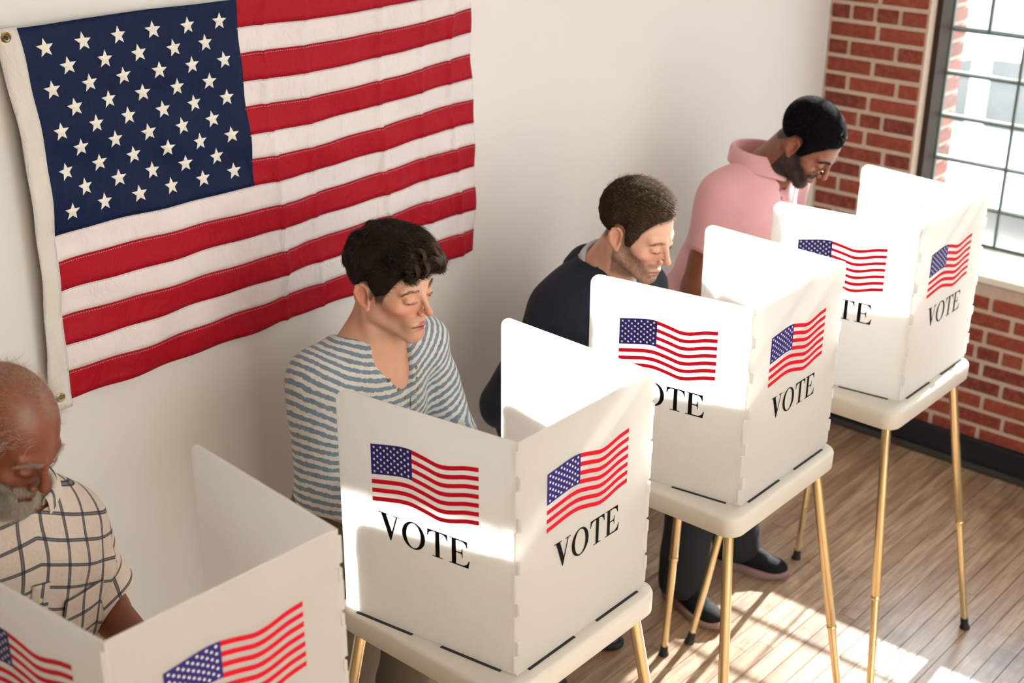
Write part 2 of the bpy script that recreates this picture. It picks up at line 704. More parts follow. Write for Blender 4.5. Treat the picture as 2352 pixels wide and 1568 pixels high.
# parked van, mostly bleached out by the light
van = empty('van', (12.9, 2.18, -2.1), math.pi / 2)
tag(van, 'white parked van with grey side windows, outside the steel window', 'van')
mb = MB(); mb.prism([(-2.3, 0.35), (2.45, 0.35), (2.5, 0.95), (1.85, 1.12), (1.08, 2.0), (0.8, 2.08), (-2.2, 2.1), (-2.35, 0.9)], -0.95, 0.95)
o = mb.build('body', simple('white_car_paint', '#e6e9ec', 0.3), van); bevel(o, 0.06, 3)
for xx in (-1.45, 1.5):
    for sd in (-1, 1):
        mb = MB(); mb.tube([(xx, sd * 0.97, 0.36), (xx, sd * 0.75, 0.36)], [0.36, 0.36], 20)
        mb.build('wheel', simple('tyre', '#26282b', 0.8), van)
vg = simple('grey_car_glass', '#30383c', 0.25, nscale=3, namt=0.1)
for pts in ([(0.86, 1.22), (1.60, 1.22), (1.06, 1.84), (0.86, 1.90)], [(-0.75, 1.22), (0.66, 1.22), (0.66, 1.92), (-0.75, 1.95)], [(-2.1, 1.25), (-0.9, 1.22), (-0.9, 1.95), (-2.1, 1.95)]):
    for sd in (-1, 1):
        mb = MB(); mb.prism(pts if sd < 0 else pts[::-1], sd * 0.952, sd * 0.958)
        mb.build('side_window', vg, van)
mb = MB(); mb.poly([(1.80, -0.8, 1.20), (1.80, 0.8, 1.20), (1.16, 0.75, 1.93), (1.16, -0.75, 1.93)])
mb.build('windscreen', vg, van, loc=(0.03, 0, 0.02))

# ------------------------------------------------------------------ the flag on the wall
def mat_cloth(name, col, sheen=0.3, rough=0.55, wr=0.35):
    t = NT(name)
    p = t.pos()
    n = t.noise(9, 4, 0.6, p, 0.8)
    t.base(t.mix(n, tuple(x * 0.9 for x in lin(col)[:3]) + (1,), lin(col)))
    t.set(Roughness=rough)
    t.b.inputs['Sheen Weight'].default_value = sheen
    t.b.inputs['Sheen Roughness'].default_value = 0.4
    t.b.inputs['Specular IOR Level'].default_value = 0.18
    nn = t.noise(26, 5, 0.6, t.scalev(p, (1.0, 1.0, 0.55)), 1.2)
    t.bump(nn, wr * 1.6, 0.012)
    return t.m


M['flag_red'] = mat_cloth('flag_red_nylon', '#a50d22', 0.0, 0.6)
M['flag_white'] = mat_cloth('flag_white_nylon', '#e2dadb', 0.0, 0.6)
M['flag_blue'] = mat_cloth('flag_blue_nylon', '#0a1c40', 0.0, 0.6)
M['canvas'] = mat_cloth('header_canvas', '#d6d0cb', 0.0, 0.8)
M['brass'] = simple('brass', '#b99a4e', 0.3, 1.0)
M['thread'] = simple('star_embroidery', '#e6e1d8', 0.6, nscale=300, namt=0.1, bump=0.3)

FL_W, FL_H, FL_X, FL_Z = 1.335, 0.815, -0.068, 2.036


def flag_pt(u, v, off=0.0):
    """u along the flag 0..1 from the hoist, v down 0..1; returns local point, y away from the wall is negative"""
    x = FL_X + u * FL_W
    z = FL_Z - v * FL_H
    # sag between the pinned corners and wobble of the hoist edge
    z += -0.010 * math.sin(math.pi * u) * (1 - v) + 0.006 * math.sin(6.5 * u + 2.0 * v)
    x += 0.014 * math.sin(math.pi * v) * (1 - u) ** 2 - 0.012 * (v - 0.5) * u + 0.010 * math.exp(-((u - 0.41) / 0.08) ** 2) * math.sin(3.0 * v)
    y = -0.016
    y += -0.006 * math.sin(7.0 * v + 9.0 * u) - 0.004 * math.sin(23 * u + 5 * v) - 0.003 * math.sin(31 * v - 11 * u)
    y += -0.004 * math.sin(46 * u + 3.0 * math.sin(7 * v)) * (0.4 + 0.6 * v)
    for (uc, amp, wd) in ((0.47, 0.008, 0.006), (0.56, 0.006, 0.006), (0.745, 0.008, 0.006), (0.86, 0.006, 0.005), (0.945, 0.008, 0.005)):
        y -= amp * math.exp(-((u - uc + 0.012 * math.sin(5 * v)) / wd) ** 2)
    if u < 0.35:
        a = max(0.0, 1 - u / 0.35)
        y -= 0.022 * a * (0.35 + 0.65 * math.sin(math.pi * min(1, v * 1.02)) ** 1.0) + 0.012 * a * v
    return (x, min(y, -0.004) - off, z)


flag = empty('wall_flag', (0, 0, 0))
tag(flag, 'large stars and stripes flag pinned to the white wall', 'flag')


def flag_grid(name, u0, u1, v0, v1, nu, nv, mat, off=0.0, zig=False):
    vs, fs = [], []
    for j in range(nv + 1):
        for i in range(nu + 1):
            vs.append(flag_pt(u0 + (u1 - u0) * i / nu, v0 + (v1 - v0) * j / nv, off))
    for j in range(nv):
        for i in range(nu):
            a = j * (nu + 1) + i
            fs.append((a, a + nu + 1, a + nu + 2, a + 1))
    n0 = len(vs)
    # back side 1.2 mm behind
    vs += [(x, y + 0.0012, z) for x, y, z in vs]
    fs += [tuple(n0 + k for k in f[::-1]) for f in fs]
    ring = [i for i in range(nu + 1)] + [j * (nu + 1) + nu for j in range(1, nv + 1)] + [nv * (nu + 1) + i for i in range(nu - 1, -1, -1)] + [j * (nu + 1) for j in range(nv - 1, 0, -1)]
    for a, b in zip(ring, ring[1:] + ring[:1]):
        fs.append((a, b, n0 + b, n0 + a))
    return obj(name, mesh_from(name, vs, fs, True), mat, flag)


CU, CV = 0.408, 7 / 13
for k in range(13):
    v0, v1 = k / 13, (k + 1) / 13
    ua = CU if k < 7 else 0.0
    flag_grid('stripe', ua, 1.0, v0 - (0.002 if k % 2 == 0 else 0), v1 + (0.002 if k % 2 == 0 else 0), int(150 * (1 - ua)), 5, M['flag_red' if k % 2 == 0 else 'flag_white'], 0.0008 if k % 2 == 0 else 0.0)
flag_grid('canton', 0.0, CU + 0.003, -0.001, CV + 0.002, 64, 40, M['flag_blue'], 0.0016)
flag_grid('header_band', -0.034, 0.003, -0.004, 1.022, 4, 60, M['canvas'], 0.0022)
# stitched hems: a dashed seam along every stripe edge
mb = MB()
for k in range(1, 13):
    v = k / 13
    ua = CU if k < 7 else 0.004
    n = int((1 - ua) * 210)
    for i in range(n):
        u0 = ua + (1 - ua) * i / n
        u1 = u0 + (1 - ua) / n * 0.55
        mb.poly([flag_pt(u0, v + 0.0035, 0.0024), flag_pt(u0, v + 0.0052, 0.0024), flag_pt(u1, v + 0.0052, 0.0024), flag_pt(u1, v + 0.0035, 0.0024)])
mb.build('seam_stitching', simple('seam_thread', '#b9929a', 0.8), flag)
# embroidered stars
for r in range(9):
    ncol = 6 if r % 2 == 0 else 5
    for c in range(ncol):
        u = CU * ((c * 2 + (1 if r % 2 == 0 else 2)) / 12.0) * 0.985 + 0.004
        v = CV * (r + 1) / 10.0
        R, rr = 0.0200, 0.0086
        vs = [flag_pt(u, v, 0.0062)]
        tw = random.uniform(-0.08, 0.08)
        for k in range(10):
            a = math.pi / 2 + k * math.pi / 5 + tw
            q = R if k % 2 == 0 else rr
            vs.append(flag_pt(u + q * math.cos(a) / FL_W, v - q * math.sin(a) / FL_H, 0.0030))
        vs += [(x, y + 0.002, z) for x, y, z in vs[1:]]
        fs = [(0, 1 + (k + 1) % 10, 1 + k) for k in range(10)]
        fs = [(a, c_, b) for a, b, c_ in fs]
        fs += [(1 + k, 11 + k, 11 + (k + 1) % 10, 1 + (k + 1) % 10) for k in range(10)]
        obj('star', mesh_from('star', vs, fs), M['thread'], flag)
for v in (0.018, 0.988):
    p = flag_pt(-0.0165, v, 0.003)
    mb = MB()
    for k in range(20):
        a0, a1 = 2 * math.pi * k / 20, 2 * math.pi * (k + 1) / 20
        for (ra, ya, rb, yb) in ((0.0055, 0.0, 0.008, -0.002), (0.008, -0.002, 0.0115, 0.0005)):
            mb.poly([(p[0] + ra * math.cos(a0), p[1] + ya, p[2] + ra * math.sin(a0)), (p[0] + rb * math.cos(a0), p[1] + yb, p[2] + rb * math.sin(a0)),
                     (p[0] + rb * math.cos(a1), p[1] + yb, p[2] + rb * math.sin(a1)), (p[0] + ra * math.cos(a1), p[1] + ya, p[2] + ra * math.sin(a1))])
    g = mb.build('grommet', M['brass'], flag, True)
    mb = MB(); mb.tube([(p[0], p[1] + 0.004, p[2]), (p[0], p[1] - 0.001, p[2])], [0.0045, 0.0045], 12)
    mb.build('nail', simple('nail_steel', '#3b3a38', 0.5, 0.6), g)

# ------------------------------------------------------------------ voting booths
BW, BD, BH, BZ = 0.4066, 0.4099, 0.4928, 0.9416
PT = 0.004


def mat_panel():
    t = NT('white_corrugated_plastic')
    oc = t.objco()
    sx = t.add('ShaderNodeSeparateXYZ')
    t.link(oc, sx.inputs[0])
    ph = t.math('SINE', t.math('MULTIPLY', sx.outputs[0], 2 * math.pi / 0.0042))
    n = t.noise(5, 3, 0.5, t.pos())
    t.base(t.mix(n, lin('#e3e0db'), lin('#e8e5e1')))
    t.set(Roughness=0.42)
    bp = t.bump(ph, 0.30, 0.0008)
    t.b.inputs['Specular IOR Level'].default_value = 0.25
    tl = t.add('ShaderNodeBsdfTranslucent')
    tl.inputs[0].default_value = (0.93, 0.925, 0.91, 1)
    mx = t.add('ShaderNodeMixShader')
    mx.inputs[0].default_value = 0.72
    t.link(t.b.outputs[0], mx.inputs[1])
    t.link(tl.outputs[0], mx.inputs[2])
    t.link(mx.outputs[0], t.out.inputs['Surface'])
    return t.m


M['panel'] = mat_panel()
M['tray'] = simple('pale_grey_moulded_plastic', '#cbc5ba', 0.42, nscale=14, namt=0.06, bump=0.05)
M['slot'] = simple('dark_slot', '#20242a', 0.8)
M['leg'] = simple('chrome_floor_tint', '#efdcb0', 0.24, 0.9)  # chrome, with the lit floor's golden reflection put into its colour
M['rubber'] = simple('black_rubber', '#1a1714', 0.7)
M['ink_red'] = simple('printed_red', '#cc0f28', 0.55, 0.0, 0.12)
M['ink_blue'] = simple('printed_blue', '#2c2870', 0.55, 0.0, 0.12)
M['ink_black'] = simple('printed_black', '#0a0908', 0.6, 0.0, 0.1)
M['ink_white'] = simple('printed_white', '#e8e5e0', 0.55, 0.0, 0.12)


def toothed(w, left, right, round_left=0.0, round_right=0.0):
    """panel outline in (x, z); left/right: list of (z0, z1) tabs that stick out 6 mm"""
    t = 0.0062
    pts = []
    pts += [(0.0, 0.0), (w, 0.0)]
    for (a, b) in right:
        pts += [(w, a), (w + t, a), (w + t, b), (w, b)]
    if round_right:
        r = round_right
        pts += [(w - r + r * math.cos(k * math.pi / 16), BH - r + r * math.sin(k * math.pi / 16)) for k in range(9)]
    else:
        pts += [(w, BH)]
    if round_left:
        r = round_left
        pts += [(r - r * math.sin(k * math.pi / 16), BH - r + r * math.cos(k * math.pi / 16)) for k in range(9)]
    else:
        pts += [(0.0, BH)]
    for (a, b) in left[::-1]:
        pts += [(0.0, b), (-t, b), (-t, a), (0.0, a)]
    return pts


GAPS = [(0.045, 0.075), (0.135, 0.16), (0.225, 0.25), (0.315, 0.34), (0.40, 0.425)]
TABS = [(0.008, 0.044), (0.078, 0.132), (0.163, 0.222), (0.253, 0.312), (0.343, 0.397), (0.43, 0.478)]


def panel_mesh(name, w, left, right, rl, rr):
    m = MB()
    m.prism(toothed(w, left, right, rl, rr), 0.0, PT)
    me = m.mesh(name)
    me.materials.append(M['panel'])
    return me


WAVE = [(0, 0), (.12, .006), (.26, .013), (.33, .0147), (.39, .0146), (.51, .0094), (.63, .0028), (.70, .0042), (.76, .008), (.88, .0175), (1, .0225)]
wt, wv = np.array(WAVE).T


def wave(t, slope):
    # smooth interpolation
    k = np.linspace(0, 1, 81)
    y = np.interp(k, wt, wv)
    for _ in range(6):
        y[1:-1] = (y[:-2] + 2 * y[1:-1] + y[2:]) / 4
    return float(np.interp(t, k, y)) - slope * t


def flag_print(slope):
    """printed wavy flag; local x,z on the panel face, y=0; material 0 red 1 blue 2 white"""
    u0, u1, top, hh = 0.081, 0.330, 0.398, 0.1235
    m = MB()
    sh = hh / 13
    P = lambda t, s: (u0 + (u1 - u0) * t, 0.0, top + wave(t, slope) - s * sh * (1 - 0.03 * t))
    N = 40
    ct = 0.392
    m.cur = 0
    for k in range(0, 13, 2):
        ta = ct if k < 7 else 0.0
        n = int(N * (1 - ta))
        for i in range(n):
            a, b = ta + (1 - ta) * i / n, ta + (1 - ta) * (i + 1) / n
            m.poly([P(a, k + 1), P(b, k + 1), P(b, k), P(a, k)])
    m.cur = 1
    for i in range(20):
        a, b = ct * i / 20, ct * (i + 1) / 20
        m.poly([P(a, 6.85), P(b, 6.85), P(b, 0), P(a, 0)])
    m.cur = 2
    for r in range(9):
        nc_ = 6 if r % 2 == 0 else 5
        for c in range(nc_):
            t = ct * (c * 2 + (1 if r % 2 == 0 else 2)) / 12
            cx, _, cz = P(t, 6.85 * (r + 1) / 10)
            m.poly([(cx + q * math.cos(a), -0.0004, cz + q * math.sin(a)) for k in range(10)
                    for a, q in ((math.pi / 2 + k * math.pi / 5, 0.0034 if k % 2 == 0 else 0.0016),)])
    me = m.mesh('printed_flag')
    for k in ('ink_red', 'ink_blue', 'ink_white'):
        me.materials.append(M[k])
    return me


def word_vote(x0, x1, z0, cap):
    m = MB()
    # glyph outlines in em units of cap height
    def R(a, b, c, d):
        return [(a, b), (c, b), (c, d), (a, d)]
    G = {
        'V': (0.86, [[(.10, .97), (.30, .97), (.535, .27), (.47, 0), (.43, 0)], [(.44, 0), (.47, 0), (.735, .97), (.675, .97), (.475, .25)], R(0, .962, .39, 1), R(.57, .962, .84, 1)]),
        'T': (0.80, [R(.32, 0, .48, 1), R(.03, .945, .77, 1), [(.03, 1), (.015, .73), (.045, .73), (.10, .88), (.20, .945), (.20, 1)], [(.77, 1), (.60, 1), (.60, .945), (.70, .88), (.755, .73), (.785, .73)], R(.20, 0, .60, .036)]),
        'E': (0.80, [R(.13, 0, .29, 1), R(.03, 0, .29, .036), R(.03, .964, .29, 1), R(.27, .945, .68, 1), [(.70, 1), (.52, 1), (.52, .945), (.62, .88), (.68, .74), (.71, .74)], R(.27, .475, .50, .525),
                     [(.50, .33), (.53, .33), (.53, .68), (.50, .68), (.485, .56), (.45, .525), (.45, .475), (.485, .44)], R(.27, 0, .72, .055), [(.74, 0), (.785, .29), (.755, .29), (.68, .13), (.56, .055), (.56, 0)]]),
    }
    total = 0.86 + 0.98 + 0.80 + 0.80
    sx = (x1 - x0) / (total - 0.02)
    x = x0
    for ch in 'VOTE':
        if ch == 'O':
            n = 40
            for k in range(n):
                a0, a1 = 2 * math.pi * k / n, 2 * math.pi * (k + 1) / n
                o_ = lambda a: (x + sx * (0.48 + 0.44 * math.cos(a)), 0, z0 + cap * (0.5 + 0.525 * math.sin(a)))
                i_ = lambda a: (x + sx * (0.48 + 0.27 * math.cos(a)), 0, z0 + cap * (0.5 + 0.475 * math.sin(a)))
                m.poly([o_(a0), i_(a0), i_(a1), o_(a1)][::-1])
            x += 0.98 * sx
            continue
        w, polys = G[ch]
        for pl in polys:
            m.poly([(x + sx * a, 0, z0 + cap * b) for a, b in pl])
        x += w * sx
    me = m.mesh('printed_word')
    me.materials.append(M['ink_black'])
    return me


me_front = panel_mesh('front_panel', BW, TABS[::1], TABS[::1], 0, 0)
SIDE_L = 0.4137
me_side_l = panel_mesh('side_panel', SIDE_L, [], GAPS, 0.026, 0)
me_side_r = panel_mesh('side_panel', SIDE_L, GAPS, [], 0, 0.026)
pf_front, pf_side = flag_print(0.022), flag_print(0.0)
pw_front = word_vote(0.104, 0.308, 0.181, 0.058)
pw_side = word_vote(0.094, 0.308, 0.199, 0.057)


def rounded_rect(hx, hy, r, n=6):
    pts = []
    for (sx, sy, a0) in ((1, 1, 0), (-1, 1, 90), (-1, -1, 180), (1, -1, 270)):
        for k in range(n + 1):
            a = math.radians(a0 + 90 * k / n)
            pts.append((sx * (hx - r) + r * math.cos(a), sy * (hy - r) + r * math.sin(a)))
    return pts


def tray_mesh():
    m = MB()
    rings = []
    prof = [(-0.054, -0.018), (-0.054, -0.004), (-0.050, -0.001), (-0.010, 0.0), (-0.004, -0.002), (0.0, -0.007), (0.0, -0.03)]
    for (z, off) in prof:
        rings.append([(x, y, z) for x, y in rounded_rect(0.246 + off, 0.236 + off, 0.042 + off * 0.6)])
    n = len(rings[0])
    for rg in rings:
        m.v += rg
    for k in range(len(rings) - 1):
        for j in range(n):
            j2 = (j + 1) % n
            m.f.append((k * n + j, k * n + j2, (k + 1) * n + j2, (k + 1) * n + j))
    m.f.append(tuple((len(rings) - 1) * n + j for j in range(n)))
    m.f.append(tuple(range(n))[::-1])
    m.mi = [0] * len(m.f)
    me = m.mesh('tray')
    auto_smooth(me, 40)
    me.materials.append(M['tray'])
    return me


me_tray = tray_mesh()


def leg_mesh(top, foot):
    m = MB()
    a, b = Vector(top), Vector(foot)
    q = lambda t: tuple(a.lerp(b, t))
    m.tube([q(0), q(0.555), q(0.556)], [0.0128, 0.0128, 0.0118], 14)
    m.tube([q(0.55), q(0.975)], [0.0112, 0.0105], 14)
    me = m.mesh('leg')
    auto_smooth(me, 50)
    me.materials.append(M['leg'])
    m = MB()
    m.tube([q(0.551), q(0.553), q(0.562), q(0.564)], [0.0125, 0.0137, 0.0137, 0.0118], 14)
    ring = m.mesh('collar'); auto_smooth(ring, 50); ring.materials.append(M['leg'])
    m = MB()
    m.tube([q(0.955), q(0.985), q(0.99), tuple(b)], [0.0118, 0.0125, 0.015, 0.0165], 14)
    ft = m.mesh('rubber_foot'); auto_smooth(ft, 50); ft.materials.append(M['rubber'])
    return me, ring, ft


leg_sets = {}
for sx in (-1, 1):
    for sy in (-1, 1):
        leg_sets[(sx, sy)] = leg_mesh((sx * 0.205, sy * 0.195, BZ - 0.053), (sx * 0.325, sy * 0.306, 0.0))


def booth(x, y, rz, sA, sD, tray_dx, label):
    b = empty('voting_booth', (x, y, 0), rz)
    tag(b, label, 'voting booth', 'voting booths in a row')
    t = obj('tray', me_tray, None, b, (tray_dx, 0.0, BZ))
    # panel seats: dark slots
    m = MB()
    for (a, c) in ((0.03, 0.17), (0.24, 0.38)):
        m.box((a, -0.007, 0.0), (c, -0.001, 0.0012))
    sl = m.mesh('slot'); sl.materials.append(M['slot'])
    def place(nm, me, p0, p1, flip, prints):
        p0, p1 = Vector(p0), Vector(p1)
        d = p1 - p0
        o = obj(nm, me, None, b, (p0.x, p0.y, BZ + 0.001), (0, 0, math.atan2(d.y, d.x)))
        for pm in prints:
            obj(pm.name.split('.')[0], pm, None, o, (0, -0.0009, 0))
        obj('slot', sl, None, o, (0, 0, -0.0006))
        return o
    A, Bq, Cq, D = (-BW / 2 - sA, BD / 2), (-BW / 2, -BD / 2), (BW / 2, -BD / 2), (BW / 2 + sD, BD / 2)
    place('side_panel', me_side_l, A, Bq, False, (pf_side, pw_side))
    place('front_panel', me_front, Bq, Cq, False, (pf_front, pw_front))
    place('side_panel', me_side_r, Cq, D, False, ())
    for key, (lm, rm, fm) in leg_sets.items():
        l = obj('leg', lm, None, b, (tray_dx, 0, 0))
        obj('collar', rm, None, l)
        obj('rubber_foot', fm, None, l)
    return b


booth(-0.4586, -0.9529, -0.0295, 0.050, 0.0143, -0.022, 'nearest white voting booth, in front of the older man in the plaid shirt')
booth(0.3382, -0.9758, 0.0139, 0.0559, 0.0217, -0.022, 'white voting booth in front of the young man in the striped henley')
booth(1.1567, -0.9424, 0.0154, 0.0565, 0.0286, -0.024, 'white voting booth in front of the man in the navy blazer')
booth(1.9258, -0.9596, 0.0054, 0.0481, 0.0516, -0.042, 'farthest white voting booth, in front of the man in the pink polo')

# ------------------------------------------------------------------ people: smooth bodies from distance fields
F32 = np.float32


def vec(*a):
    return np.array(a, dtype=np.float64)


def ell(P, c, r, R=None):
    q = P - np.asarray(c, F32)
    if R is not None:
        q = q @ np.asarray(R, F32)
    r = np.asarray(r, F32)
    a = q / r
    k0 = np.sqrt((a * a).sum(-1)) + 1e-6
    b = a / r
    k1 = np.sqrt((b * b).sum(-1)) + 1e-6
    return k0 * (k0 - 1) / k1


def cap(P, a, b, ra, rb=None):
    rb = ra if rb is None else rb
    a, b = np.asarray(a, F32), np.asarray(b, F32)
    ab = b - a
    q = P - a
    t = np.clip((q @ ab) / max(float(ab @ ab), 1e-9), 0, 1)
    q = q - t[:, None] * ab
    return np.sqrt((q * q).sum(-1)) - (ra + (rb - ra) * t)


def smin(a, b, k):
    h = np.clip(0.5 + 0.5 * (b - a) / k, 0, 1)
    return b + (a - b) * h - k * h * (1 - h)


def smax(a, b, k):
    return -smin(-a, -b, k)


def rotm(yaw, pitch, roll):
    y, p, r = (math.radians(v) for v in (yaw, pitch, roll))
    Rz = np.array([[math.cos(y), -math.sin(y), 0], [math.sin(y), math.cos(y), 0], [0, 0, 1]])
    Rx = np.array([[1, 0, 0], [0, math.cos(p), -math.sin(p)], [0, math.sin(p), math.cos(p)]])
    Ry = np.array([[math.cos(r), 0, math.sin(r)], [0, 1, 0], [-math.sin(r), 0, math.cos(r)]])
    return Rz @ Rx @ Ry


def axis_steps(segs):
    """segs: [(start, step), ..., (end, None)] -> rectilinear axis"""
    out = []
    for (a, s), (b, _) in zip(segs[:-1], segs[1:]):
        n = max(1, int(round((b - a) / s)))
        out += list(a + (b - a) * np.arange(n) / n)
    out.append(segs[-1][0])
    return np.array(out, F32)


def surface(fn, xs, ys, zs, blk=8, margin=1.5):
    """surface nets of fn<0 on a rectilinear grid, evaluated only near the surface"""
    nx, ny, nz = len(xs), len(ys), len(zs)
    D = np.empty((nx, ny, nz), F32)
    bx, by, bz = (np.arange(0, n, blk) for n in (nx, ny, nz))
    def ctr(ax, b):
        lo, hi = ax[b], ax[np.minimum(b + blk, len(ax) - 1)]
        return (lo + hi) / 2, (hi - lo) / 2
    cx, hx = ctr(xs, bx); cy, hy = ctr(ys, by); cz, hz = ctr(zs, bz)
    G = np.stack(np.meshgrid(cx, cy, cz, indexing='ij'), -1).reshape(-1, 3).astype(F32)
    diag = np.sqrt(hx[:, None, None] ** 2 + hy[None, :, None] ** 2 + hz[None, None, :] ** 2)
    dc = fn(G).reshape(len(bx), len(by), len(bz))
    act = np.abs(dc) < diag * margin + 0.004
    up = lambda a: np.repeat(np.repeat(np.repeat(a, blk, 0), blk, 1), blk, 2)[:nx, :ny, :nz]
    D[:] = up(dc)
    m = up(act)
    I = np.nonzero(m)
    pts = np.stack([xs[I[0]], ys[I[1]], zs[I[2]]], -1)
    val = np.empty(len(pts), F32)
    for s in range(0, len(pts), 400000):
        val[s:s + 400000] = fn(pts[s:s + 400000])
    D[I] = val
    ins = D < 0
    cnt = np.zeros((nx - 1, ny - 1, nz - 1), np.uint8)
    offs = [(i, j, k) for i in (0, 1) for j in (0, 1) for k in (0, 1)]
    for (i, j, k) in offs:
        cnt += ins[i:nx - 1 + i, j:ny - 1 + j, k:nz - 1 + k]
    A = np.nonzero((cnt > 0) & (cnt < 8))
    a = np.stack(A, -1)
    vid = np.full(cnt.shape, -1, np.int32)
    vid[A] = np.arange(len(a))
    acc = np.zeros((len(a), 3)); num = np.zeros(len(a))
    ax = (xs, ys, zs)
    for o1 in offs:
        for d in range(3):
            if o1[d] == 1:
                continue
            o2 = list(o1); o2[d] = 1
            i1 = a + np.array(o1); i2 = a + np.array(o2)
            d1 = D[i1[:, 0], i1[:, 1], i1[:, 2]]; d2 = D[i2[:, 0], i2[:, 1], i2[:, 2]]
            s = (d1 < 0) != (d2 < 0)
            t = np.where(s, d1 / np.where(s, d1 - d2, 1), 0)
            p1 = np.stack([ax[k][i1[:, k]] for k in range(3)], -1)
            p2 = np.stack([ax[k][i2[:, k]] for k in range(3)], -1)
            acc += np.where(s[:, None], p1 + t[:, None] * (p2 - p1), 0)
            num += s
    V = acc / np.maximum(num, 1)[:, None]
    Q = []
    for d in range(3):
        sl1 = [slice(None)] * 3; sl2 = [slice(None)] * 3
        sl1[d] = slice(0, -1); sl2[d] = slice(1, None)
        e = ins[tuple(sl1)] != ins[tuple(sl2)]
        E_ = np.stack(np.nonzero(e), -1)
        u, v = (d + 1) % 3, (d + 2) % 3
        shp = cnt.shape
        ok = (E_[:, u] > 0) & (E_[:, v] > 0) & (E_[:, u] < shp[u]) & (E_[:, v] < shp[v])
        E_ = E_[ok]
        flip = ins[E_[:, 0], E_[:, 1], E_[:, 2]]
        def cell(du, dv):
            c = E_.copy(); c[:, u] -= du; c[:, v] -= dv
            return vid[c[:, 0], c[:, 1], c[:, 2]]
        q = np.stack([cell(1, 1), cell(0, 1), cell(0, 0), cell(1, 0)], -1)
        q[~flip] = q[~flip][:, ::-1]
        Q.append(q)
    Q = np.concatenate(Q)
    Q = Q[(Q >= 0).all(1)]
    return V, Q


def relax(V, Q, it=1, lam=0.5):
    for _ in range(it):
        s = np.zeros_like(V); n = np.zeros(len(V))
        for a, b in ((0, 1), (1, 2), (2, 3), (3, 0)):
            np.add.at(s, Q[:, a], V[Q[:, b]]); np.add.at(n, Q[:, a], 1)
            np.add.at(s, Q[:, b], V[Q[:, a]]); np.add.at(n, Q[:, b], 1)
        V = V + lam * (s / np.maximum(n, 1)[:, None] - V)
    return V


# ---- a head, facing -y, origin between the ears
EAR = [(.0790, -.004, -.028), (.0805, -.006, -.006), (.0835, -.001, .014), (.0870, .012, .0215), (.0905, .024, .014), (.0905, .027, -.002), (.0870, .021, -.018), (.0825, .010, -.031), (.0800, .000, -.0365)]


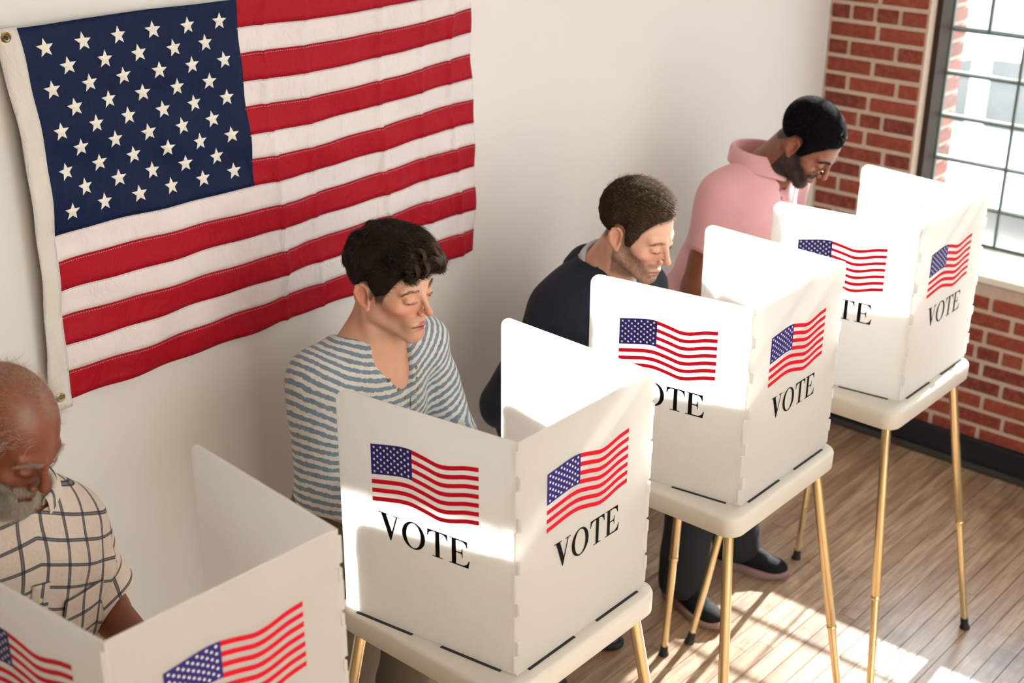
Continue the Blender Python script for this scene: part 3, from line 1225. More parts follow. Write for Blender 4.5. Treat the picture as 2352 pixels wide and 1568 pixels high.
def head_sdf(q, v):
    x = np.abs(q[:, 0])
    p = np.stack([x, q[:, 1], q[:, 2]], -1)
    fw = v.get('face', 1.0)
    d = ell(q, (0, .016, .036), (.0745, .0955, .0795))
    d = smin(d, ell(q, (0, -.028, -.020), (.0565 * fw, .0600, .080)), .03)
    # jaw: corner, edge and chin
    d = smin(d, cap(p, (.0500 * fw, .008, -.030), (.0480 * fw, .000, -.062), .0150, .0140), .022)
    d = smin(d, cap(p, (.0480 * fw, .000, -.062), (.0165 * fw, -.074, -.1050), .0140, .0135), .020)
    d = smin(d, ell(q, (0, -.0770, -.1050), (.0195 * fw, .0165, .0150)), .016)
    d = smin(d, ell(p, (.0455 * fw, -.056, -.028), (.0175, .019, .0135)), .022)
    d = smin(d, cap(p, (.009, -.0830, .0150), (.042, -.0680, .0170), .0100, .0085), .014)
    # temples and cheeks slightly hollow
    d = smax(d, -ell(p, (.0815, -.055, .022), (.014, .03, .03)), .02)
    d = smax(d, -ell(p, (.0660 * fw, -.064, -.068), (.014, .022, .020)), .03)
    d = smax(d, -ell(p, (.0305, -.1010, -.0045), (.0190, .0175, .0105)), .011)
    d = smin(d, ell(p, (.0310, -.0760, -.0045), (.0150, .0125, .0112)), .004)
    # lid crease and lash slit, bag under the eye
    d = smax(d, -cap(p, (.0195, -.0905, .0030), (.0425, -.0830, .0020), .0014), .0025)
    d = smax(d, -cap(p, (.0195, -.0895, -.0085), (.0425, -.0825, -.0080), .0014), .0020)
    d = smax(d, -cap(p, (.0180, -.0890, -.0165), (.0400, -.0800, -.0165), .0010), .0040)
    # nose
    nb = v.get('nose', 1.0)
    d = smin(d, cap(q, (0, -.0870, .0080), (0, -.1060, -.0265), .0052 * nb, .0066 * nb), .011)
    d = smin(d, ell(q, (0, -.1100, -.0345), (.0090 * nb, .0098, .0085)), .0065)
    d = smin(d, ell(p, (.0115 * nb, -.0970, -.0395), (.0062 * nb, .0085, .0062)), .0045)
    d = smax(d, -ell(p, (.0058 * nb, -.1015, -.0465), (.0032, .0048, .0032)), .0025)
    d = smax(d, -cap(p, (.0190 * nb, -.0920, -.0385), (.0300, -.0810, -.0640), .0014), .006)
    # mouth
    d = smin(d, ell(q, (0, -.0735, -.0735), (.0295, .0205, .0250)), .016)
    d = smax(d, -cap(q, (0, -.1000, -.0500), (0, -.0975, -.0600), .0018), .004)
    d = smin(d, cap(p, (.0035, -.0962, -.0685), (.0230, -.0830, -.0728), .0046, .0022), .0050)
    d = smin(d, cap(p, (0, -.0945, -.0795), (.0200, -.0835, -.0755), .0058, .0024), .0050)
    d = smax(d, -cap(p, (0, -.1025, -.0740), (.0240, -.0880, -.0740), .0020, .0014), .0025)
    d = smax(d, -ell(q, (0, -.0975, -.0910), (.018, .008, .0048)), .009)
    if v.get('noear'):
        return d
    # ears
    ps = np.stack([x - .36 * q[:, 1], q[:, 1], q[:, 2]], -1)
    e = ell(ps, (.0775, .011, -.007), (.0055, .0205, .0290)) * .9
    e = smax(e, -ell(ps, (.0860, .007, -.007), (.0085, .0112, .0170)), .003)
    for a, b in zip(EAR[:-1], EAR[1:]):
        e = smin(e, cap(p, a, b, .0034), .0025)
    e = smin(e, ell(p, (.0795, .000, -.0365), (.0050, .0080, .0078)), .005)
    e = smin(e, cap(p, (.0820, .014, .010), (.0825, .012, -.018), .0028), .0035)
    e = smin(e, cap(p, (.0790, -.004, -.010), (.0800, -.002, -.018), .0034), .003)
    d = smin(d, e, .005)
    return d


def unit(v):
    v = np.asarray(v, float)
    return v / np.linalg.norm(v)


class Person:
    def __init__(self, **k):
        self.__dict__.update(k)
        self.root = vec(*self.root)
        for n in ('H', 'N', 'SR', 'SL', 'ER', 'EL', 'WR', 'WL', 'PV', 'KR', 'KL', 'AR', 'AL'):
            setattr(self, n, vec(*getattr(self, n)) - self.root)
        self.Rh = rotm(*self.hrot)
        self.var = self.__dict__.get('var', {})
        r = unit(self.SL - self.SR)
        u = self.N - self.PV
        u = unit(u - r * (u @ r))
        self.Rt = np.stack([r, np.cross(u, r), u], -1)      # columns: left, back, up
        self.g = self.__dict__.get('girth', 1.0)

    def head_local(self, P):
        return ((P - self.H) @ self.Rh).astype(F32)

    def torso(self, P, inf=0.0, k=.05):
        g, R = self.g, self.Rt
        sp = lambda t: self.PV + (self.N - self.PV) * t
        f = -R[:, 1]
        d = ell(P, sp(.66) + f * .012, (.158 * g + inf, .108 * g + inf, .165 + inf), R)
        d = smin(d, ell(P, sp(.34) + f * .01 * g, (.146 * g + inf, .106 * g + inf, .16 + inf), R), k)
        d = smin(d, ell(P, sp(.02), (.165 * g + inf, .118 * g + inf, .12 + inf)), k)
        ms = (self.SR + self.SL) / 2
        d = smin(d, cap(P, self.SR * .8 + ms * .2, self.SL * .8 + ms * .2, .055 + inf), k)
        nm = self.N + (self.H - self.N) * .22
        for S in (self.SR, self.SL):
            d = smin(d, cap(P, nm - R[:, 2] * .015, S * .86 + ms * .14 + vec(0, 0, .006), .040 + inf, .050 + inf), .045)
        return d

    def arm(self, P, side, inf=0.0):
        S, E_, W_ = (self.SR, self.ER, self.WR) if side < 0 else (self.SL, self.EL, self.WL)
        d = cap(P, S, E_, .052 + inf, .041 + inf)
        d = smin(d, cap(P, E_, W_, .042 + inf, .027 + inf), .02)
        return d

    def hand(self, P, side):
        E_, W_ = (self.ER, self.WR) if side < 0 else (self.EL, self.WL)
        f = unit(W_ - E_)
        f = unit(f * vec(1, 1, .35))
        out = unit(np.cross(vec(0, 0, 1), f)) * (1 if side < 0 else -1)   # towards the thumb (inside)
        out = -out if side < 0 else -out
        dn = unit(np.cross(f, out)); dn = dn if dn[2] < 0 else -dn
        R = np.stack([unit(out), f, -dn], -1)
        d = ell(P, W_ + f * .045, (.041, .052, .0165), R)
        for i, (o, l) in enumerate(((.028, .070), (.010, .078), (-.009, .073), (-.027, .058))):
            b0 = W_ + f * .082 + out * o
            b1 = b0 + (f * .9 + dn * .25) * l * .5
            b2 = b1 + (f * .55 + dn * .75) * l * .5
            fd = smin(cap(P, b0, b1, .0088, .0082), cap(P, b1, b2, .0082, .0066), .004)
            d = smin(d, fd, .006)
        t0 = W_ + f * .025 + out * .030
        t1 = t0 + (f * .6 + out * .7) * .035
        t2 = t1 + (f * .95 + out * .1 + dn * .2) * .032
        d = smin(d, smin(cap(P, t0, t1, .0115, .0095), cap(P, t1, t2, .0095, .0075), .004), .008)
        return d

    def legs(self, P, inf=0.0):
        d = None
        for s, K, A_ in ((-1, self.KR, self.AR), (1, self.KL, self.AL)):
            hip = self.PV + vec(s * .088, 0, -.04)
            l = smin(cap(P, hip, K, .083 + inf, .057 + inf), cap(P, K, A_, .056 + inf * 1.1, .040 + inf * 1.8), .03)
            d = l if d is None else np.minimum(d, l)
        return d

    def skin(self, P):
        d = self.torso(P)
        nj = self.H + self.Rh @ vec(0, .022, -.052)
        nk = cap(P, self.N - self.Rt[:, 2] * .03, nj, .061 * self.var.get('neck', 1), .054 * self.var.get('neck', 1))
        # throat
        nk = smin(nk, cap(P, self.N - self.Rt[:, 1] * .035 - self.Rt[:, 2] * .02, self.H + self.Rh @ vec(0, -.02, -.085), .022, .03), .03)
        d = smin(d, nk, .035)
        nt = self.N - self.Rt[:, 1] * .062 - self.Rt[:, 2] * .045
        for s in (-1, 1):
            d = smin(d, cap(P, nt + self.Rt[:, 0] * s * .016, self.H + self.Rh @ vec(s * .056, .026, -.05), .0095, .0125), .018)
            S = self.SR if s < 0 else self.SL
            d = smin(d, cap(P, nt + self.Rt[:, 0] * s * .018 + self.Rt[:, 2] * .004, S * .72 + nt * .28 + self.Rt[:, 2] * .035 - self.Rt[:, 1] * .012, .0085, .008), .022)
        d = smax(d, -ell(P, nt - self.Rt[:, 1] * .010 + self.Rt[:, 2] * .006, (.011, .011, .013)), .018)
        for s in (-1, 1):
            d = smin(d, self.arm(P, s), .03)
            W_ = self.WR if s < 0 else self.WL
            near = ((P - W_) ** 2).sum(-1) < .22 ** 2
            if near.any():
                d[near] = smin(d[near], self.hand(P[near], s), .012)
        d = smin(d, self.legs(P), .04)
        for A_ in (self.AR, self.AL):
            ft = A_ * vec(1, 1, 0) + vec(0, 0, .035)
            d = smin(d, cap(P, ft + vec(0, .02, 0), ft + self.fdir(A_) * .14, .033, .026), .03)
        hl = self.head_local(P)
        r2 = (hl * hl).sum(-1)
        near = r2 < .21 ** 2
        if near.any():
            hd = head_sdf(hl[near], self.var)
            d[near] = smin(d[near], hd, .014)
        return d

    def fdir(self, A_):
        y = math.radians(self.foot[0] if A_ is self.AR else self.foot[1])
        return vec(math.sin(y), -math.cos(y), 0)

    def build_body(self, mat, colour):
        H = self.H
        lo = np.minimum.reduce([self.SR - .09, self.SL - .09, self.ER - .07, self.EL - .07, self.WR - .2, self.WL - .2, self.PV - vec(.2, .16, 0), self.AR - .16, self.AL - .16, H - .13])
        hi = np.maximum.reduce([self.SR + .09, self.SL + .09, self.ER + .07, self.EL + .07, self.WR + .2, self.WL + .2, self.PV + vec(.2, .16, 0), self.AR + .16, self.AL + .16, H + .14])
        fine, mid, crs = .0021, .0065, .014
        def ax(k):
            a, b = H[k] - .128, H[k] + .128
            return axis_steps([(lo[k], mid), (a, fine), (b, mid), (hi[k], None)])
        xs, ys = ax(0), ax(1)
        zs = axis_steps([(-0.01, crs), (.86, mid), (H[2] - .13, fine), (H[2] + .14, None)])
        V, Q = surface(lambda P: self.skin(P.astype(F32)), xs, ys, zs)
        V = relax(V, Q, 1, .35)
        me = mesh_quads('body', V, Q)
        set_attr(me, 'Col', colour(self.head_local(V), V))
        self.V, self.Qd = V, Q
        self.body = obj('body', me, mat, self.o)
        return self.body

    def cloth(self, name, fn, lo, hi, step, mat, relax_n=2, parent=None, post=None):
        xs, ys, zs = (axis_steps([(lo[k], step), (hi[k], None)]) for k in range(3))
        V, Q = surface(lambda P: fn(P.astype(F32)), xs, ys, zs)
        V = relax(V, Q, relax_n, .45)
        me = mesh_quads(name, V, Q)
        if post:
            post(me, V)
        return obj(name, me, mat, parent or self.o)

    def grad(self, fn, P, e=.0015):
        g = np.stack([fn(P + e * np.eye(3)[k]) - fn(P - e * np.eye(3)[k]) for k in range(3)], -1)
        return g / (np.linalg.norm(g, axis=1)[:, None] + 1e-9)


def wrinkle(P, amp, f=1.0):
    x, y, z = P[:, 0], P[:, 1], P[:, 2]
    w = np.sin(38 * f * (z + .45 * x + .2 * y) + 3.0 * np.sin(9 * x + 4 * z)) * .5
    w += np.sin(61 * f * (z * .75 - .6 * x + .3 * y) + 2.2 * np.sin(13 * y - 7 * z)) * .35
    w += np.sin(27 * f * (z * .4 + x * .9 - y) + 1.7) * .35
    return amp * w


def strands(name, roots, dirs, length, width, mat, parent, segs=4, curl=0.0, flow=None, gravity=0.0, taper=.3, surf=None):
    """thin three-sided tapering hairs, joined into one mesh"""
    n = len(roots)
    L = np.broadcast_to(np.asarray(length, float), (n,)) * rng.uniform(.75, 1.2, n)
    P = roots.copy(); d = dirs / np.linalg.norm(dirs, axis=1)[:, None]
    ph = rng.uniform(0, 2 * np.pi, n)
    rows = [P.copy()]; ds = [d.copy()]
    side = np.cross(d, rng.normal(size=(n, 3))); side /= np.linalg.norm(side, axis=1)[:, None] + 1e-9
    up2 = np.cross(side, d)
    for s in range(segs):
        t = (s + 1) / segs
        if flow is not None:
            d = d + flow * (1.0 / segs) * 1.6
        d = d + np.array([0, 0, -gravity]) / segs
        if curl:
            d = d + curl * (np.cos(ph + 5.5 * t)[:, None] * side + np.sin(ph + 5.5 * t)[:, None] * up2) / segs * 2
        d = d / (np.linalg.norm(d, axis=1)[:, None] + 1e-9)
        P = P + d * (L / segs)[:, None]
        if surf is not None:
            P = surf(P)
        rows.append(P.copy()); ds.append(d.copy())
    rows = np.stack(rows, 1)
    wd = np.broadcast_to(np.asarray(width, float), (n,))
    ts = np.linspace(1, taper, segs + 1)
    ring = []
    for k in range(3):
        a = 2 * np.pi * k / 3
        off = np.cos(a) * side + np.sin(a) * up2
        ring.append(rows + off[:, None, :] * (wd[:, None] * ts[None, :])[:, :, None])
    V = np.stack(ring, 2).reshape(-1, 3)               # n, segs+1, 3
    base = (np.arange(n) * (segs + 1) * 3)[:, None, None]
    s = np.arange(segs)[None, :, None] * 3
    k = np.arange(3)[None, None, :]; k2 = (k + 1) % 3
    Q = np.stack([base + s + k, base + s + k2, base + s + 3 + k2, base + s + 3 + k], -1).reshape(-1, 4)
    return obj(name, mesh_quads(name, V, Q), mat, parent)


def collar(name, pe, c, axis, front, rx, ry, stand, fall, gap, mat, parent, flare=.012, thick=.0022, lift_back=.0, points=.0, n=44):
    """folded shirt collar: a stand round the neck and a fall outside it, open in front"""
    u = unit(axis); f = unit(np.asarray(front) - u * (np.asarray(front) @ u)); r = np.cross(u, f)
    V, Fq = [], []
    prof_n = 7
    for i in range(n + 1):
        t = i / n
        a = math.radians(gap) + (2 * math.pi - 2 * math.radians(gap)) * t      # angle from the front
        back = .5 - .5 * math.cos(a)                                          # 0 front, 1 back
        dirv = f * math.cos(a) + r * math.sin(a)
        rad = 1 / math.sqrt((math.cos(a) / ry) ** 2 + (math.sin(a) / rx) ** 2)
        edge = math.exp(-min(t, 1 - t) * 9)
        for j in range(prof_n):
            s = j / (prof_n - 1)
            if s < .45:
                q = s / .45
                h = stand * q * (1 + lift_back * back); ro = rad + .002 * q
            else:
                q = (s - .45) / .55
                h = stand * (1 + lift_back * back) - (fall + points * edge) * q + .004 * math.sin(math.pi * q)
                ro = rad + .003 + flare * q ** .8 + .004 * math.sin(math.pi * min(1, q * 1.5))
            V.append(np.asarray(c) + dirv * ro + u * h - f * points * .0)
    for i in range(n):
        for j in range(prof_n - 1):
            a0 = i * prof_n + j
            Fq.append((a0, a0 + prof_n, a0 + prof_n + 1, a0 + 1))
    o = obj(name, mesh_from(name, V, Fq, True), mat, parent)
    m = o.modifiers.new('thick', 'SOLIDIFY'); m.thickness = thick; m.offset = 0
    m = o.modifiers.new('sub', 'SUBSURF'); m.levels = m.render_levels = 1
    return o


def button(parent, p, nrm, r, mat):
    nrm = Vector(nrm).normalized()
    m = MB()
    p = Vector(p)
    m.tube([p - nrm * .001, p + nrm * .0016, p + nrm * .0022], [r, r, r * .82], 14)
    return m.build('button', mat, parent, True)


def shoe(pe, A_, parent, upper, sole_m, toe=None):
    f = pe.fdir(A_); r = np.cross(vec(0, 0, 1), f) * -1
    R = np.stack([np.cross(f, vec(0, 0, 1)), f, vec(0, 0, 1)], -1)
    b = A_ * vec(1, 1, 0)
    m = MB()
    n = 28
    def outline(t):
        # t 0..1 round the sole, starting at the toe
        a = 2 * math.pi * t
        L0, L1 = .185, -.085
        yy = (L0 + L1) / 2 + (L0 - L1) / 2 * math.cos(a)
        k = (yy - L1) / (L0 - L1)
        w = .036 + .012 * math.sin(math.pi * min(1, max(0, (k - .25) / .85))) - .006 * math.exp(-((k - .4) / .16) ** 2)
        s = math.sin(a)
        xx = w * math.copysign(abs(s) ** .75, s)
        return xx, yy
    W = lambda x, y, z: tuple(b + R @ vec(x, y, z))
    rings = []
    for (z, sc) in ((0.0, .96), (.004, 1.02), (.024, 1.03), (.028, 1.0)):
        rings.append([W(outline(k / n)[0] * sc, outline(k / n)[1] * sc + (.0), z + (.008 if False else 0) + .010 * max(0, (outline(k / n)[1] - .12) / .065) ** 2 * (1 if z < .01 else .6)) for k in range(n)])
    for rg in rings:
        m.v += rg
    for a in range(3):
        for k in range(n):
            k2 = (k + 1) % n
            m.f.append((a * n + k, a * n + k2, (a + 1) * n + k2, (a + 1) * n + k))
    m.f.append(tuple(range(n))[::-1]); m.f.append(tuple(3 * n + k for k in range(n)))
    m.mi = [0] * len(m.f)
    lo = b + R @ vec(0, .05, 0) - .18; hi = b + R @ vec(0, .05, 0) + .18
    lo[2], hi[2] = .015, .15
    def fn(P):
        q = ((P - b.astype(F32)) @ R.astype(F32))
        d = cap(q, (0, -.045, .052), (0, .055, .05), .034, .037)
        d = smin(d, ell(q, (0, .120, .036), (.042, .062, .030)), .03)
        d = smin(d, cap(q, (0, -.035, .055), (0, -.025, .115), .034, .036), .03)
        d = smin(d, cap(q, (-.0, .02, .095), (0, .09, .062), .018, .02), .02)
        d = smax(d, q[:, 2] - .108, .006)
        d = smax(d, -(q[:, 2] - .022), .004)
        return d
    sh = pe.cloth('shoe', fn, lo, hi, .006, upper, 2, parent)
    m.build('sole', sole_m, sh, True)
    mm = MB()
    for k in range(4):
        z = .083 - .011 * k
        mm.tube([W(-.02, .045 + .018 * k, z - .004), W(0, .045 + .018 * k, z + .006), W(.02, .045 + .018 * k, z - .004)], [.0022, .0026, .0022], 6)
    mm.build('lace', toe or sole_m, sh, True)
    return sh


def mat_skin(name, rough=.48, sss=.08):
    t = NT(name)
    p = t.objco()
    n = t.noise(260, 3, .6, p)
    n2 = t.noise(30, 4, .6, p)
    c = t.attr('Col', 'Color')
    c = t.mix(t.ramp(n2, [(.4, 0.0), (.75, .22)]), c, t.mix(.5, c, lin('#b5584a')))
    t.base(c)
    t.set(Roughness=rough)
    t.b.inputs['Subsurface Weight'].default_value = sss
    t.b.inputs['Subsurface Radius'].default_value = (.012, .004, .002)
    t.b.inputs['Subsurface Scale'].default_value = .6
    t.bump(n, .12, .0006)
    return t.m


def mat_fabric(name, col, var=.12, rough=.85, bump=.35, scale=420, sheen=.15):
    t = NT(name)
    p = t.objco()
    n = t.noise(scale, 2, .5, p)
    n2 = t.noise(7, 4, .6, p)
    c = lin(col) if isinstance(col, str) else col
    t.base(t.mix(n2, tuple(x * (1 - var) for x in c[:3]) + (1,), tuple(min(1, x * (1 + var * .5)) for x in c[:3]) + (1,)))
    t.set(Roughness=rough)
    t.b.inputs['Sheen Weight'].default_value = sheen
    nn = t.noise(22, 4, .55, p, 1.0)
    t.bump(t.math('ADD', t.math('MULTIPLY', nn, 1.0), t.math('MULTIPLY', n, .12)), bump, .01)
    return t.m


def mat_hair(name, c0, c1, rough=.38, spec=.5):
    t = NT(name)
    n = t.noise(60, 3, .6, t.objco())
    t.base(t.mix(n, lin(c0), lin(c1)))
    t.set(Roughness=rough)
    t.b.inputs['Specular IOR Level'].default_value = spec
    return t.m


def gauss(q, c, s):
    return np.exp(-((q - np.asarray(c)) ** 2).sum(-1) / s ** 2)


def sm(x, a, b):
    t = np.clip((x - a) / (b - a), 0, 1)
    return t * t * (3 - 2 * t)


def skin_colour(base, red, lip, shade=None, stubble=None, st_amt=0.0, scalp=None, hairfn=None, brow=None):
    b, r, l = (np.array(lin(c)[:3]) for c in (base, red, lip))
    def fn(q, V):
        p = np.abs(q) * np.array([1, 0, 0]) + q * np.array([0, 1, 1])
        col = np.tile(b, (len(q), 1))
        k = np.clip(.42 * gauss(p, (.045, -.07, -.040), .036) + .7 * gauss(p, (0, -.112, -.038), .018) + .65 * gauss(p, (.085, .012, -.008), .026) + .25 * gauss(p, (0, -.09, -.1), .02) + .3 * gauss(p, (.03, -.088, -.012), .014), 0, 1)
        col = col * (1 - k[:, None]) + r * k[:, None]
        if stubble:
            s = np.array(lin(stubble)[:3])
            m = beard_mask(q) * st_amt
            col = col * (1 - m[:, None]) + s * m[:, None]
        Pn = p.astype(F32)
        ld = np.minimum(cap(Pn, (.0035, -.0962, -.0688), (.0220, -.0830, -.0728), .0044, .002), cap(Pn, (0, -.0945, -.0793), (.0190, -.0835, -.0755), .0053, .002))
        m = 1 - sm(ld, -.0005, .0025)
        near = (np.abs(q[:, 2] + .073) < .02) & (q[:, 1] < -.07)
        m = m * near
        col = col * (1 - m[:, None]) + l * m[:, None]
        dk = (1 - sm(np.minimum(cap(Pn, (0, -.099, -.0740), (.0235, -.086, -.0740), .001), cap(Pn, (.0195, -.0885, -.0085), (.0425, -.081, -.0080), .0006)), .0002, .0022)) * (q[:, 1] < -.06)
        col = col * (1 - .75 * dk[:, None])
        if hairfn is not None:
            hm = hairfn(q)
            s = np.array(lin(scalp)[:3])
            col = col * (1 - hm[:, None]) + s * hm[:, None]
        return col
    return fn


def beard_mask(q):
    x, y, z = np.abs(q[:, 0]), q[:, 1], q[:, 2]
    jaw = sm(-z, .045, .062) * sm(.03 - y, .0, .02)
    side = sm(x, .042, .052) * sm(-z, .012, .03) * (1 - sm(y, .0, .012)) * sm(y, -.05, -.028)
    mous = (1 - sm(np.abs(z + .057), .004, .010)) * (1 - sm(x, .026, .034)) * (y < -.07)
    up = sm(-z, .047 + .0, .062)
    lips = (1 - sm(np.abs(z + .0735), .008, .012)) * (1 - sm(x, .02, .027)) * (y < -.07)
    cheek = sm(-z + (x - .03) * .55 + (y + .07) * .35, .05, .066)
    m = np.maximum(np.maximum(cheek * (y < .012), side), mous)
    m = m * (1 - sm(x, .069, .073)) * (1 - lips) * (1 - sm(-z, .118, .14)) * (r_lt(q, .17))
    return np.clip(m, 0, 1)


def r_lt(q, r):
    return ((q ** 2).sum(-1) < r * r).astype(float)

# ------------------------------------------------------------------ the four voters
HL_Y = np.array([-.12, -.09, -.078, -.062, -.050, -.036, -.026, -.010, -.004, .010, .030, .040, .060, .12])
HL_Z = np.array([.064, .063, .058, .050, .030, .004, -.024, -.028, .016, .026, .016, -.020, -.052, -.062])


def hairline(q, lift=0.0):
    return np.interp(q[:, 1], HL_Y, HL_Z) + lift * (q[:, 1] < -.04)


def hair_mask(q, lift=0.0, soft=.006):
    return sm(q[:, 2] - hairline(q, lift), -soft, soft) * r_lt(q, .16)


def hit(fn, o, d, t1=.6):
    """march from o along d to the surface of fn"""
    p = np.array(o, float); d = unit(d)
    t = 0.0
    for _ in range(60):
        s = float(fn((p + d * t)[None, :].astype(F32))[0])
        t += s * .8
        if abs(s) < 4e-4 or t > t1:
            break
    return p + d * t


def patch(name, pe, fn, us, vs, shape, mat, parent, off=.002, thick=.0016):
    """a piece of cloth lying on the front of a garment; us/vs grid in the torso frame (left, up) from the neck"""
    R = pe.Rt
    V = []
    for v in vs:
        for u in us:
            uu, vv = shape(u, v)
            o = pe.N + R[:, 0] * uu + R[:, 2] * vv - R[:, 1] * .35
            V.append(hit(fn, o, R[:, 1]) - R[:, 1] * off)
    nu, nv = len(us), len(vs)
    Fq = [(j * nu + i, j * nu + i + 1, (j + 1) * nu + i + 1, (j + 1) * nu + i) for j in range(nv - 1) for i in range(nu - 1)]
    o = obj(name, mesh_from(name, V, Fq, True), mat, parent)
    m = o.modifiers.new('thick', 'SOLIDIFY'); m.thickness = thick; m.offset = 0
    return o, np.array(V)


def brows(pe, mat, n=170, length=.010, width=.00045, droop=0.0):
    q = pe.head_local(pe.V)
    x = np.abs(q[:, 0])
    zc = .0165 + .12 * (x - .012) - 3.2 * np.maximum(0, x - .030) ** 1.5
    m = (x > .010) & (x < .050) & (np.abs(q[:, 2] - zc + droop) < .0034) & (q[:, 1] < -.058)
    for s in (-1, 1):
        idx = np.nonzero(m & (np.sign(q[:, 0]) == s))[0]
        if not len(idx):
            continue
        idx = rng.choice(idx, n)
        nr = pe.grad(lambda P: pe.skin(P.astype(F32)), pe.V[idx])
        fl = (pe.Rh @ vec(s * 1.0, .25, .18))
        d = np.tile(fl, (n, 1)) + nr * .25 + rng.normal(0, .18, (n, 3))
        strands('eyebrow', pe.V[idx] + nr * .0004, d, length, width, mat, pe.o, 2)


def lashes(pe, mat):
    for s in (-1, 1):
        R = []
        for k in range(30):
            t = k / 29
            lp = vec(s * (.0195 + .023 * t), -.0895 + .007 * t ** 1.4 - .001, -.0072 - .0022 * math.sin(math.pi * t))
            R.append(pe.H + pe.Rh @ lp)
        R = np.array(R)
        d = np.tile(pe.Rh @ vec(0, -1, -.75), (len(R), 1)) + rng.normal(0, .2, R.shape)
        strands('eyelashes', R, d, .0040, .00030, mat, pe.o, 2)


def cap_hair(pe, name, fn_local, mat, step=.003, disp=None, relax_n=1):
    H = pe.H
    def fn(P):
        return fn_local(pe.head_local(P))
    lo, hi = H - .15, H + .16
    o = pe.cloth(name, fn, lo, hi, step, mat, relax_n)
    V = np.empty(len(o.data.vertices) * 3, F32)
    o.data.vertices.foreach_get('co', V)
    return o, V.reshape(-1, 3).astype(float), fn


def trousers(pe, mat, top=.07, inf=.016):
    def fn(P):
        d = smin(pe.legs(P, inf), ell(P, pe.PV + vec(0, 0, .0), (.172 * pe.g + .006, .126 * pe.g + .006, .125)), .05)
        d = smax(d, P[:, 2] - (pe.PV[2] + top), .008)
        d = smax(d, .055 - P[:, 2], .005)
        return d + wrinkle(P, .004, .7)
    lo = np.minimum.reduce([pe.PV - vec(.22, .19, 0), pe.AR - .13, pe.AL - .13, pe.KR - .1, pe.KL - .1]); lo[2] = .03
    hi = np.maximum.reduce([pe.PV + vec(.22, .19, .12), pe.AR + .13, pe.AL + .13, pe.KR + .1, pe.KL + .1])
    return pe.cloth('trousers', fn, lo, hi, .011, mat, 2)


def sleeves(pe, P, inf, t_end, cuff=.004):
    """t_end < 1: part of the upper arm; 1..2: down the forearm"""
    d = None
    for S, E_, W_ in ((pe.SR, pe.ER, pe.WR), (pe.SL, pe.EL, pe.WL)):
        if t_end <= 1:
            e = S + (E_ - S) * t_end
            a = cap(P, S, e + (E_ - S) * .08, .054 + inf, .047 + inf + cuff)
            a = smax(a, (P - e.astype(F32)) @ unit(E_ - S).astype(F32), .003)
        else:
            e = E_ + (W_ - E_) * (t_end - 1)
            a = smin(cap(P, S, E_, .054 + inf, .043 + inf), smax(cap(P, E_, W_, .043 + inf, .030 + inf), (P - e.astype(F32)) @ unit(W_ - E_).astype(F32), .003), .02)
        d = a if d is None else np.minimum(d, a)
    return d


def shirt_bounds(pe, t_end, hem):
    pts = [pe.SR, pe.SL, pe.N, pe.PV + vec(.2 * pe.g, .15 * pe.g, 0), pe.PV - vec(.2 * pe.g, .15 * pe.g, 0), pe.ER, pe.EL]
    if t_end > 1:
        pts += [pe.WR, pe.WL]
    pts = np.array(pts)
    lo, hi = pts.min(0) - .10, pts.max(0) + .10
    lo[1] -= .03
    lo[2] = min(hem - .02, pe.ER[2] - .1 if t_end > .9 else hem - .02)
    hi[2] = pe.N[2] + .13
    return lo, hi


M['lash'] = simple('dark_lashes', '#15100d', .6)
M['button_pale'] = simple('pale_button', '#d9cfa8', .35)
M['button_metal'] = simple('brass_snap', '#a08a58', .35, 0.8)

# ---------- young man in the striped henley
def stripe_mat():
    t = NT('striped_jersey')
    s = t.attr('stripe')
    p = t.objco()
    n = t.noise(90, 3, .6, p)
    n2 = t.noise(16, 3, .5, p)
    s2 = t.math('ADD', s, t.math('MULTIPLY', t.math('SUBTRACT', n2, .5), .010))
    ph = t.math('FRACT', t.math('DIVIDE', s2, .0185))
    tri = t.math('ABSOLUTE', t.math('SUBTRACT', ph, .5))
    k = t.math('ADD', tri, t.math('MULTIPLY', t.math('SUBTRACT', n, .5), .42))
    k = t.ramp(k, [(.22, 1.0), (.30, 0.0)])
    t.base(t.mix(k, t.mix(n, lin('#c2beb8'), lin('#d2cec8')), t.mix(n, lin('#55697b'), lin('#8091a0'))))
    t.set(Roughness=.9)
    t.b.inputs['Sheen Weight'].default_value = .2
    nn = t.noise(20, 4, .55, p, 1.0)
    t.bump(t.math('ADD', nn, t.math('MULTIPLY', n, .08)), .4, .012)
    return t.m


def person_empty(x, y, label):
    o = empty('person', (x, y, 0))
    tag(o, label, 'person')
    return o


